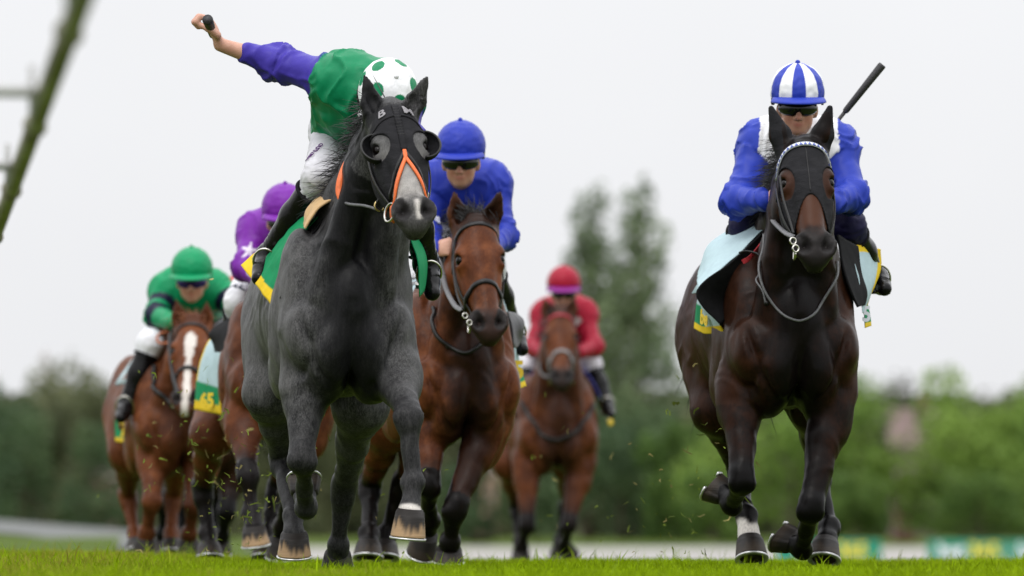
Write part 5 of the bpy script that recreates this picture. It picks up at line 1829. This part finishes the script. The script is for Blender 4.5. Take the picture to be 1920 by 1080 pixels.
text_obj('lettering', 'M', LET_G, Hd(.038, .066, -.02), Hd.x, -Hd.d, .056, hd, B['f'], .013, .0012, .0012)
br = strap(B, 'bridle', LEATHER, [(-.09, .12, -.14), (-.086, .26, -.135), (-.070, .38, -.12), (-.058, .47, -.112)], .017, .005, .012, B['rt'])
strap(B, 'cheekpiece', LEATHER, [(.09, .12, -.14), (.086, .26, -.135), (.070, .38, -.12), (.058, .47, -.112)], .017, .005, .012, br)
for s in (-1, 1):
    strap(B, 'nose_strap', ORANGE, [(0, .262, .0), (0, .295, 0), (s * .020, .345, -.01), (s * .043, .41, -.035), (s * .058, .465, -.075), (s * .063, .50, -.105)], .016, .007, .006, br)
c = B['hf'].snap(Hd(-.07, .475, -.12), .008)[0]
mb = MB(); mb.tube([c, c - Hd.x * .004, c - Hd.x * .012], [.036, .038, .030], 20); mb.build('bit_guard', ORANGE, br)
for s in (-1, 1):
    c = B['hf'].snap(Hd(s * .07, .47, -.115), .020)[0]
    ring('bit_ring', STEEL, c, Hd.x + Hd.n * .5 * s, .037, .0048, br)
J = B['J']
ring('buckle', BRASS, J((712, 386, -.36)), (.3, -1, .1), .020, .004, br)
rein(B, br, LEATHER, [(716, 352, -.40), (712, 372, -.37), (704, 386, -.36), (716, 398, -.36)], .006, 'chin_strap')
rein(B, br, ORANGE, [(668, 286, .02), (652, 304, -.02), (640, 332, -.06), (636, 358, -.08), (642, 378, -.10)], name='rein', w=.030)
rein(B, br, RUBBER_GREY, [(642, 378, -.10), (656, 383, -.16), (684, 386, -.26), (712, 394, -.36)], .006)
rein(B, br, ORANGE, [(775, 392, .0), (790, 398, -.10), (806, 400, -.25), (812, 380, -.42)], w=.018)

# --- dark bay: plain hood over the ears
B = horses['dark']; Hd = B['Hd']
def cut_dark(x, d, n):
    c = (d - .300 - 26 * x * x) * .6
    c = np.maximum(c, d - .43)
    c = np.maximum(c, -n - .235)
    for s in (-1, 1):
        e = 1 - np.sqrt(((x - s * .089 - s * (.21 - d) * .10) / .034) ** 2 + ((d - .212) / .072) ** 2 + ((n + .045) / .10) ** 2)
        c = np.maximum(c, e * .035)
    return c
hd2, hoodf2 = hood(B, cut_dark, HOOD, B['ears'])
strap(B, 'centre_seam', LEATHER, [(0, .03, -.02), (0, .10, -.0), (0, .17, .0), (0, .29, .0)], .004, .0015, .008, hd2)
BROWBAND = plain('white_browband', (.62, .64, .70), .5, var=.08)
BROWBLUE = plain('blue_browband_triangle', (.05, .08, .32), .5, var=.1)
br2 = bridle(B, LEATHER, noseband=False, browmat=BROWBAND, hood=True)
pp = spline([Hd(*q) for q in [(-.09, .12, -.13), (-.088, .085, -.06), (-.05, .062, -.02), (0, .055, -.0), (.05, .062, -.02), (.088, .085, -.06), (.09, .12, -.13)]], 45)
pp = B['hf'].snap(pp, .0125); gg = B['hf'].grad(pp)
mb = MB()
for i in range(2, 42, 2):
    t = nrm(pp[i + 1] - pp[i - 1]); bq = np.cross(t, gg[i]); o = pp[i] + gg[i] * .0065
    L = np.linalg.norm(pp[i + 1] - pp[i - 1]) * .42
    tri = [o - t * L + bq * .010, o + t * L + bq * .010, o - bq * .008]
    mb.add(tri + [q - gg[i] * .002 for q in tri], [(0, 1, 2), (5, 4, 3), (0, 3, 4, 1), (1, 4, 5, 2), (2, 5, 3, 0)])
mb.build('browband_triangles', BROWBLUE, br2, smooth=False)
J = B['J']
for z_ in ((1487, 452, -.62), (1492, 466, -.64)):
    ring('bit_link', STEEL, J(z_), (.5, -1, .1), .014, .0038, br2)
mb = MB(); mb.tube([J((1492, 472, -.62)), J((1492, 484, -.61))], .004, 6); mb.build('bit_cheek', STEEL, br2)
rein(B, br2, RUBBER_GREY, [(1444, 398, -.02), (1448, 412, -.10), (1458, 424, -.25), (1474, 438, -.48), (1488, 444, -.60)], w=.022)
rein(B, br2, TAN, [(1452, 372, .05), (1444, 388, .02), (1444, 404, 0.0)], w=.026)
rein(B, br2, TAN, [(1446, 428, .12), (1440, 440, .10), (1432, 450, .08)], w=.024)
rein(B, br2, LEATHER, [(1462, 330, -.42), (1468, 370, -.48), (1480, 410, -.55), (1488, 438, -.60)], w=.010, name='cheek_strap')
def neckstrap(B, mat, pts, r, parent, knots=()):
    p = spline([B['J'](q) for q in pts], 60)
    p = B['f'].snap(p, r * .9, 5)
    for _ in range(45):
        p[1:-1] = p[1:-1] * .4 + .3 * (p[2:] + p[:-2])
    g = B['f'].at(p); p = p + B['f'].grad(p) * np.clip(r * .6 + .010 - g, 0, .05)[:, None]
    mb = MB(); mb.tube(p, r, 8)
    o = mb.build('neck_strap', mat, parent)
    for q in knots:
        kk = B['f'].snap([B['J'](q)], r)[0]
        mb = MB(); sphere(mb, kk, .012, 10, 8); mb.build('slide_loop', LEATHER, o)
    return o
neckstrap(B, RUBBER_GREY, [(1438, 440, .0), (1434, 487, -.05), (1432, 530, -.1), (1437, 566, -.1), (1455, 585, -.2), (1480, 598, -.25), (1512, 605, -.25), (1540, 592, -.2), (1556, 566, -.1), (1561, 530, -.1), (1558, 490, 0)], .0055, B['rt'], [(1433, 490, -.05), (1438, 568, -.1)])
neckstrap(B, RUBBER_GREY, [(1437, 567, -.1), (1430, 540, -.1), (1429, 515, 0), (1432, 490, 0)], .004, B['rt'])
rein(B, br2, LEATHER, [(1432, 488, .0), (1420, 476, .04), (1400, 471, .06), (1386, 474, .08)], .005, 'rein_end')

# --- bright bay: open bridle
B = horses['bay']; Hd = B['Hd']; J = B['J']
br3 = bridle(B, LEATHER)
for z_ in ((872, 592, -.64), (880, 605, -.66)):
    ring('bit_link', STEEL, J(z_), (.5, -1, .1), .012, .0032, br3)
rein(B, br3, RUBBER_GREY, [(826, 476, -.02), (829, 505, -.08), (836, 540, -.25), (852, 572, -.50), (866, 582, -.62)], w=.024)
rein(B, br3, LEATHER, [(852, 450, -.35), (850, 500, -.40), (856, 548, -.5), (868, 580, -.62)], w=.009, name='cheek_strap')
neckstrap(B, LEATHER, [(806, 575, .0), (810, 605, -.1), (824, 635, -.1), (845, 653, -.2), (872, 660, -.25), (897, 650, -.2), (915, 635, -.1)], .010, B['rt'], [(838, 650, -.15)])
# --- the others
B = horses['brown']; bridle(B, LEATHER)
B = horses['black']; bridle(B, LEATHER)
B = horses['chestnut']; br5 = bridle(B, LEATHER)
rein(B, br5, LEATHER, [(326, 612, .0), (318, 640, -.2), (322, 690, -.4), (334, 740, -.60)], w=.02)
rein(B, br5, TAN, [(318, 622, .02), (300, 626, .0), (294, 636, -.02), (302, 644, -.05), (320, 642, -.1)], .007)
neckstrap(B, LEATHER, [(300, 700, .1), (312, 730, .0), (332, 765, -.1), (356, 770, -.1), (378, 745, 0)], .014, B['rt'])
B = horses['maroon']
SHEEP = plain('grey_sheepskin_noseband', (.22, .22, .23), .95, var=.3, scale=90, bmp=.8)
br6 = bridle(B, LEATHER, browmat=plain('maroon_browband', MAROON, .5), nosemat=SHEEP)
rein(B, br6, LEATHER, [(1018, 664, .0), (1012, 690, -.2), (1020, 705, -.45), (1032, 706, -.60)], w=.02)
neckstrap(B, LEATHER, [(992, 760, .1), (998, 795, .0), (1018, 822, -.1), (1045, 828, -.15), (1075, 815, -.1), (1098, 790, 0), (1106, 760, .1)], .014, B['rt'])

# ------------------------------------------------------------------ saddles and saddle cloths
def saddle(B, jo, label, irons=(0, 1)):
    T = B['T']
    c = T(0, .72, .36)
    rt = root('saddle', c, label, 'saddle', 'racing saddles')
    f = Field()
    M = np.array((B['lat'], B['back'], (0, 0, 1.0)))
    f.ell(T(0, .70, .345), (.15, .24, .06), M, .04)
    f.ell(T(0, .50, .375), (.08, .07, .06), M, .05)
    f.ell(T(0, .90, .375), (.13, .07, .05), M, .05)
    V, F = f.mesh(.012)
    mesh_obj('seat', V, F, LEATHER, rt)
    for i in irons:
        st = stirrup(rt, None, jo['an'][i], jo['to'][i])
        top = T((-1, 1)[i] * .20, .62, .27)
        mb = MB(); p = spline([top, (top * .45 + jo['an'][i] * .55), jo['an'][i] + nrm(jo['to'][i] - jo['an'][i]) * .085 + np.array((0, 0, .07))], 12)
        mb.ribbon(p, [np.array(((-1, 1)[i], -.2, .2))] * len(p), .024, .004)
        mb.build('stirrup_leather', LEATHER, rt)
    return rt
SAD = {
 'grey': 'black racing saddle under the jockey with purple sleeves',
 'dark': 'black racing saddle under the jockey in the striped cap',
 'bay': 'black racing saddle under the plain blue jockey',
 'brown': 'black racing saddle under the purple jockey',
 'chestnut': 'black racing saddle under the green and navy jockey',
 'maroon': 'black racing saddle under the maroon jockey',
 'black': 'black racing saddle under the red and white jockey'}
sads = {k: saddle(horses[k], jk[k], SAD[k]) for k in horses}

def edged(main, edge, v0=.9, u1=2.0, u0=-1):
    return lambda u, v: edge if (v > v0 or u > u1 or u < u0) else main
def cloth_panel(main, green0, edge0, u1=2.0, edgec=YELLOW):
    """plain upper part, green foot panel, yellow hem"""
    def fn(u, v):
        if v > edge0 or u > u1: return edgec
        return CLOTHGREEN if v > green0 else main
    return fn
def clothroot(key, label):
    B = horses[key]
    return root('saddle_cloth', B['T'](0, .7, .33), label, 'saddle cloth', 'saddle cloths')
def over_back(key, rt, col, mat=CLOTH, w=.26):
    T = horses[key]['T']
    rows = [[T(x, b, z) for b in (.42, .7, 1.0)] for x, z in ((-w, .17), (-.13, .345), (0, .41), (.13, .345), (w, .17))]
    sheet('top_panel', mat, rows, lambda q: q, (lambda u, v: col), rt, n=16)

J = horses['grey']['J']
rt = clothroot('grey', 'green saddle cloth with yellow hem flapping beside the grey horse')
over_back('grey', rt, CLOTHGREEN)
sheet('side_panel', CLOTH, [[(636, 366, .30), (640, 360, .55), (640, 360, .85)], [(578, 428, .24), (556, 412, .55), (570, 405, .85)], [(541, 495, .20), (508, 482, .55), (500, 455, .85)], [(520, 588, .16), (482, 536, .52), (452, 498, .85)]], J,
      lambda u, v: YELLOW if (v > .91 - .05 * u or u > .93) else CLOTHGREEN, rt, n=56, ripple=.012, seed=3)
sheet('side_panel', CLOTH, [[(752, 405, .30), (756, 400, .55), (756, 400, .85)], [(772, 455, .26), (782, 445, .55), (786, 440, .85)], [(785, 500, .22), (798, 490, .5), (800, 480, .85)], [(787, 557, .22), (795, 545, .5), (800, 520, .85)]], J,
      lambda u, v: CLOTHGREEN, rt, n=30)
sheet('flap', BLACKCLOTH, [[(640, 372, .27), (638, 372, .5)], [(592, 432, .19), (578, 430, .5)], [(555, 497, .13), (540, 497, .5)], [(526, 560, .10), (520, 560, .5)]], J, None, sads['grey'], n=24, th=.008)
CHAMOIS = fabric('chamois_leather', .85, .6, 40, spec=.15)
o = sheet('chamois_cloth', CHAMOIS, [[(636, 367, .20), (628, 362, .34)], [(606, 384, .17), (592, 378, .34)], [(590, 402, .15), (575, 394, .34)], [(571, 428, .14), (567, 420, .34)]], J, lambda u, v: (.55, .36, .17), None, n=30, th=.008, ripple=.02, seed=8)
tag(o, 'tan chamois cloth tucked under the knee of the jockey on the grey', 'cloth')

J = horses['dark']['J']
rt = clothroot('dark', 'pale blue saddle cloth with yellow and green edging on the dark bay')
over_back('dark', rt, PALE)
sheet('side_panel', CLOTH, [[(1441, 419, .24), (1405, 421, .5), (1396, 418, .8)], [(1374, 484, .12), (1333, 458, .5), (1345, 450, .8)], [(1308, 543, .05), (1309, 512, .5), (1322, 512, .8)]], J, lambda u, v: PALE, rt, n=40, ripple=.007, seed=5)
sheet('side_panel', CLOTH, [[(1308, 545, .05), (1309, 520, .5), (1322, 512, .8)], [(1334, 580, .10), (1312, 575, .5), (1306, 570, .8)], [(1357, 622, .13), (1324, 626, .45), (1302, 616, .75)]], J, lambda u, v: YELLOW if v > .86 else (CLOTHGREEN if (v > .48 and u > .42) else PALE), rt, n=40, ripple=.005, seed=6)
sheet('flap', BLACKCLOTH, [[(1440, 425, .16), (1448, 450, .22), (1452, 470, .30)], [(1376, 487, .09), (1400, 505, .15), (1420, 525, .28)], [(1306, 547, .03), (1350, 556, .12), (1392, 560, .25)], [(1352, 610, .08), (1360, 600, .12), (1372, 600, .22)]], J, None, sads['dark'], n=30, th=.006)
text_obj('lettering', 'be', LET_Y, J((1320, 597, .30)), (J((1345, 606, .2)) - J((1310, 594, .4))), (0, 0, 1), .085, rt, None, bold=.003)
sheet('side_panel', CLOTH, [[(1590, 458, .30), (1618, 461, .5), (1651, 467, .7)], [(1604, 500, .24), (1628, 494, .5), (1651, 503, .7)], [(1613, 550, .20), (1630, 545, .4), (1638, 540, .55)], [(1617, 587, .18), (1619, 586, .3), (1621, 583, .4)]], J, lambda u, v: YELLOW if (u > .84 or v < .13) else PALE, rt, n=44, ripple=.006, seed=9)
sheet('side_panel', CLOTH, [[(1617, 560, .35), (1627, 565, .55)], [(1620, 590, .33), (1631, 590, .55)], [(1622, 615, .32), (1633, 611, .55)]], J, lambda u, v: YELLOW if v > .80 else CLOTHGREEN, rt, n=24, seed=4)
text_obj('lettering', '5', LET_W, J((1625, 590, .30)), (.8, .6, 0), (0, 0, 1), .09, rt, None, bold=.003)
sheet('flap', BLACKCLOTH, [[(1569, 440, .22), (1608, 462, .34)], [(1578, 490, .14), (1612, 500, .30)], [(1592, 540, .10), (1624, 545, .26)], [(1608, 576, .12), (1620, 572, .24)]], J, None, sads['dark'], n=24, th=.010)
RED_MESH = plain('red_mesh_pad', (.40, .02, .03), .8, var=.4, scale=120, bmp=.6)
sheet('pad', RED_MESH, [[(1428, 452, .06), (1420, 470, .08)], [(1408, 476, .07), (1404, 490, .08)], [(1390, 488, .08), (1394, 495, .08)]], J, None, sads['dark'], n=14)

J = horses['bay']['J']
rt = clothroot('bay', 'pale saddle cloth with green and yellow foot on the bright bay')
over_back('bay', rt, PALE)
sheet('side_panel', CLOTH, [[(940, 560, .45), (948, 555, .8)], [(962, 640, .38), (968, 635, .8)], [(962, 690, .34), (975, 685, .8)], [(960, 735, .34), (986, 724, .75)]], J, lambda u, v: YELLOW if v > .90 else (CLOTHGREEN if v > .70 else PALE), rt, n=40, seed=12)
text_obj('lettering', '5', LET_Y, J((972, 695, .34)), (1, .5, 0), (0, 0, 1), .11, rt, None, bold=.005)
sheet('side_panel', CLOTH, [[(820, 480, .35), (828, 478, .8)], [(812, 510, .35), (800, 510, .8)], [(800, 560, .35), (780, 560, .8)]], J, lambda u, v: (.10, .22, .50) if u < .3 else PALE, rt, n=24)
sheet('flap', LEATHER, [[(950, 585, .30), (968, 588, .44)], [(958, 612, .24), (982, 604, .42)], [(960, 640, .22), (976, 638, .38)], [(962, 652, .24), (968, 652, .30)]], J, None, sads['bay'], n=24, th=.010)

J = horses['brown']['J']
rt = clothroot('brown', 'pale blue saddle cloth with green numbered foot on the brown horse')
over_back('brown', rt, PALE)
sheet('side_panel', CLOTH, [[(452, 600, .30), (440, 590, .8)], [(420, 650, .28), (392, 640, .8)], [(412, 705, .26), (372, 690, .8)], [(416, 778, .26), (364, 768, .75)]], J, lambda u, v: YELLOW if (v > .93 or (u < .06 and v > .72)) else (CLOTHGREEN if v > .78 else (YELLOW if u > .95 else PALE)), rt, n=48, seed=14)
text_obj('lettering', '65', LET_Y, J((388, 752, .40)), (.75, -.66, 0), (0, 0, 1), .095, rt, None, bold=.004)
sheet('flap', BLACKCLOTH, [[(468, 578, .22), (440, 590, .5)], [(440, 620, .20), (396, 622, .5)], [(424, 660, .18), (402, 650, .5)], [(418, 735, .20), (412, 700, .45)]], J, None, sads['brown'], n=24, th=.010)
J = horses['chestnut']['J']
rt = clothroot('chestnut', 'green and yellow edged saddle cloth below the chestnut rider\'s boot')
over_back('chestnut', rt, PALE)
sheet('side_panel', CLOTH, [[(292, 690, .35), (280, 680, .8)], [(262, 750, .32), (228, 745, .8)], [(256, 790, .30), (218, 785, .8)], [(252, 832, .30), (216, 828, .75)]], J, lambda u, v: YELLOW if v > .93 else (CLOTHGREEN if v > .62 else PALE), rt, n=40, seed=15)
text_obj('lettering', '7', LET_Y, J((232, 806, .45)), (.75, -.66, 0), (0, 0, 1), .12, rt, None, bold=.004)
J = horses['maroon']['J']
rt = clothroot('maroon', 'violet blue saddle cloth with yellow and pale corners on the farthest horse')
over_back('maroon', rt, (.12, .12, .42))
for sx, q in ((-1, [[(1012, 685, .3), (1005, 680, .8)], [(985, 715, .3), (975, 710, .8)], [(962, 755, .3), (950, 750, .8)], [(950, 795, .35), (938, 788, .8)]]),
              (1, [[(1085, 685, .3), (1092, 680, .8)], [(1110, 715, .3), (1118, 710, .8)], [(1128, 750, .3), (1138, 748, .8)], [(1142, 800, .35), (1150, 795, .8)]])):
    sheet('side_panel', CLOTH, q, J, (lambda u, v: YELLOW if v > .93 or (sx < 0 and v > .84) else ((.12, .12, .42) if v < .62 else (NAVY if v < .72 and sx < 0 else PALE))), rt, n=30, seed=17 + sx)

# lettering on clothing
K = jk['bay']
text_obj('lettering', 'Em', LET_W, P(826, 389, 39.0 + .16), (1, 0, -.22), (0, 0, 1), .100, K['rt'], K['jf'], .016, bold=.001)
text_obj('lettering', 'FLY', LET_W, P(826, 402, 39.0 + .16), (1, 0, -.22), (0, 0, 1), .032, K['rt'], K['jf'], .016)
K = jk['dark']
text_obj('lettering', 'UaP', LET_GOLD, K['hc'] + K['F'] * .1335 + K['U'] * .006 + K['X'] * .008, K['X'], K['U'], .024, K['helmet'], None, bold=.0008)
K = jk['brown']
text_obj('lettering', 'AL', LET_N, P(444, 528, 41.6 + .40), (.9, -.3, -.35), (.3, 0, 1), .10, K['rt'], K['bf'], .009)
K = jk['grey']
text_obj('lettering', 'OUTLET', LET_P, P(592, 284, 33.7 + .48), (-.25, -.4, -.9), (.9, -.4, -.1), .036, K['rt'], K['bf'], .008)
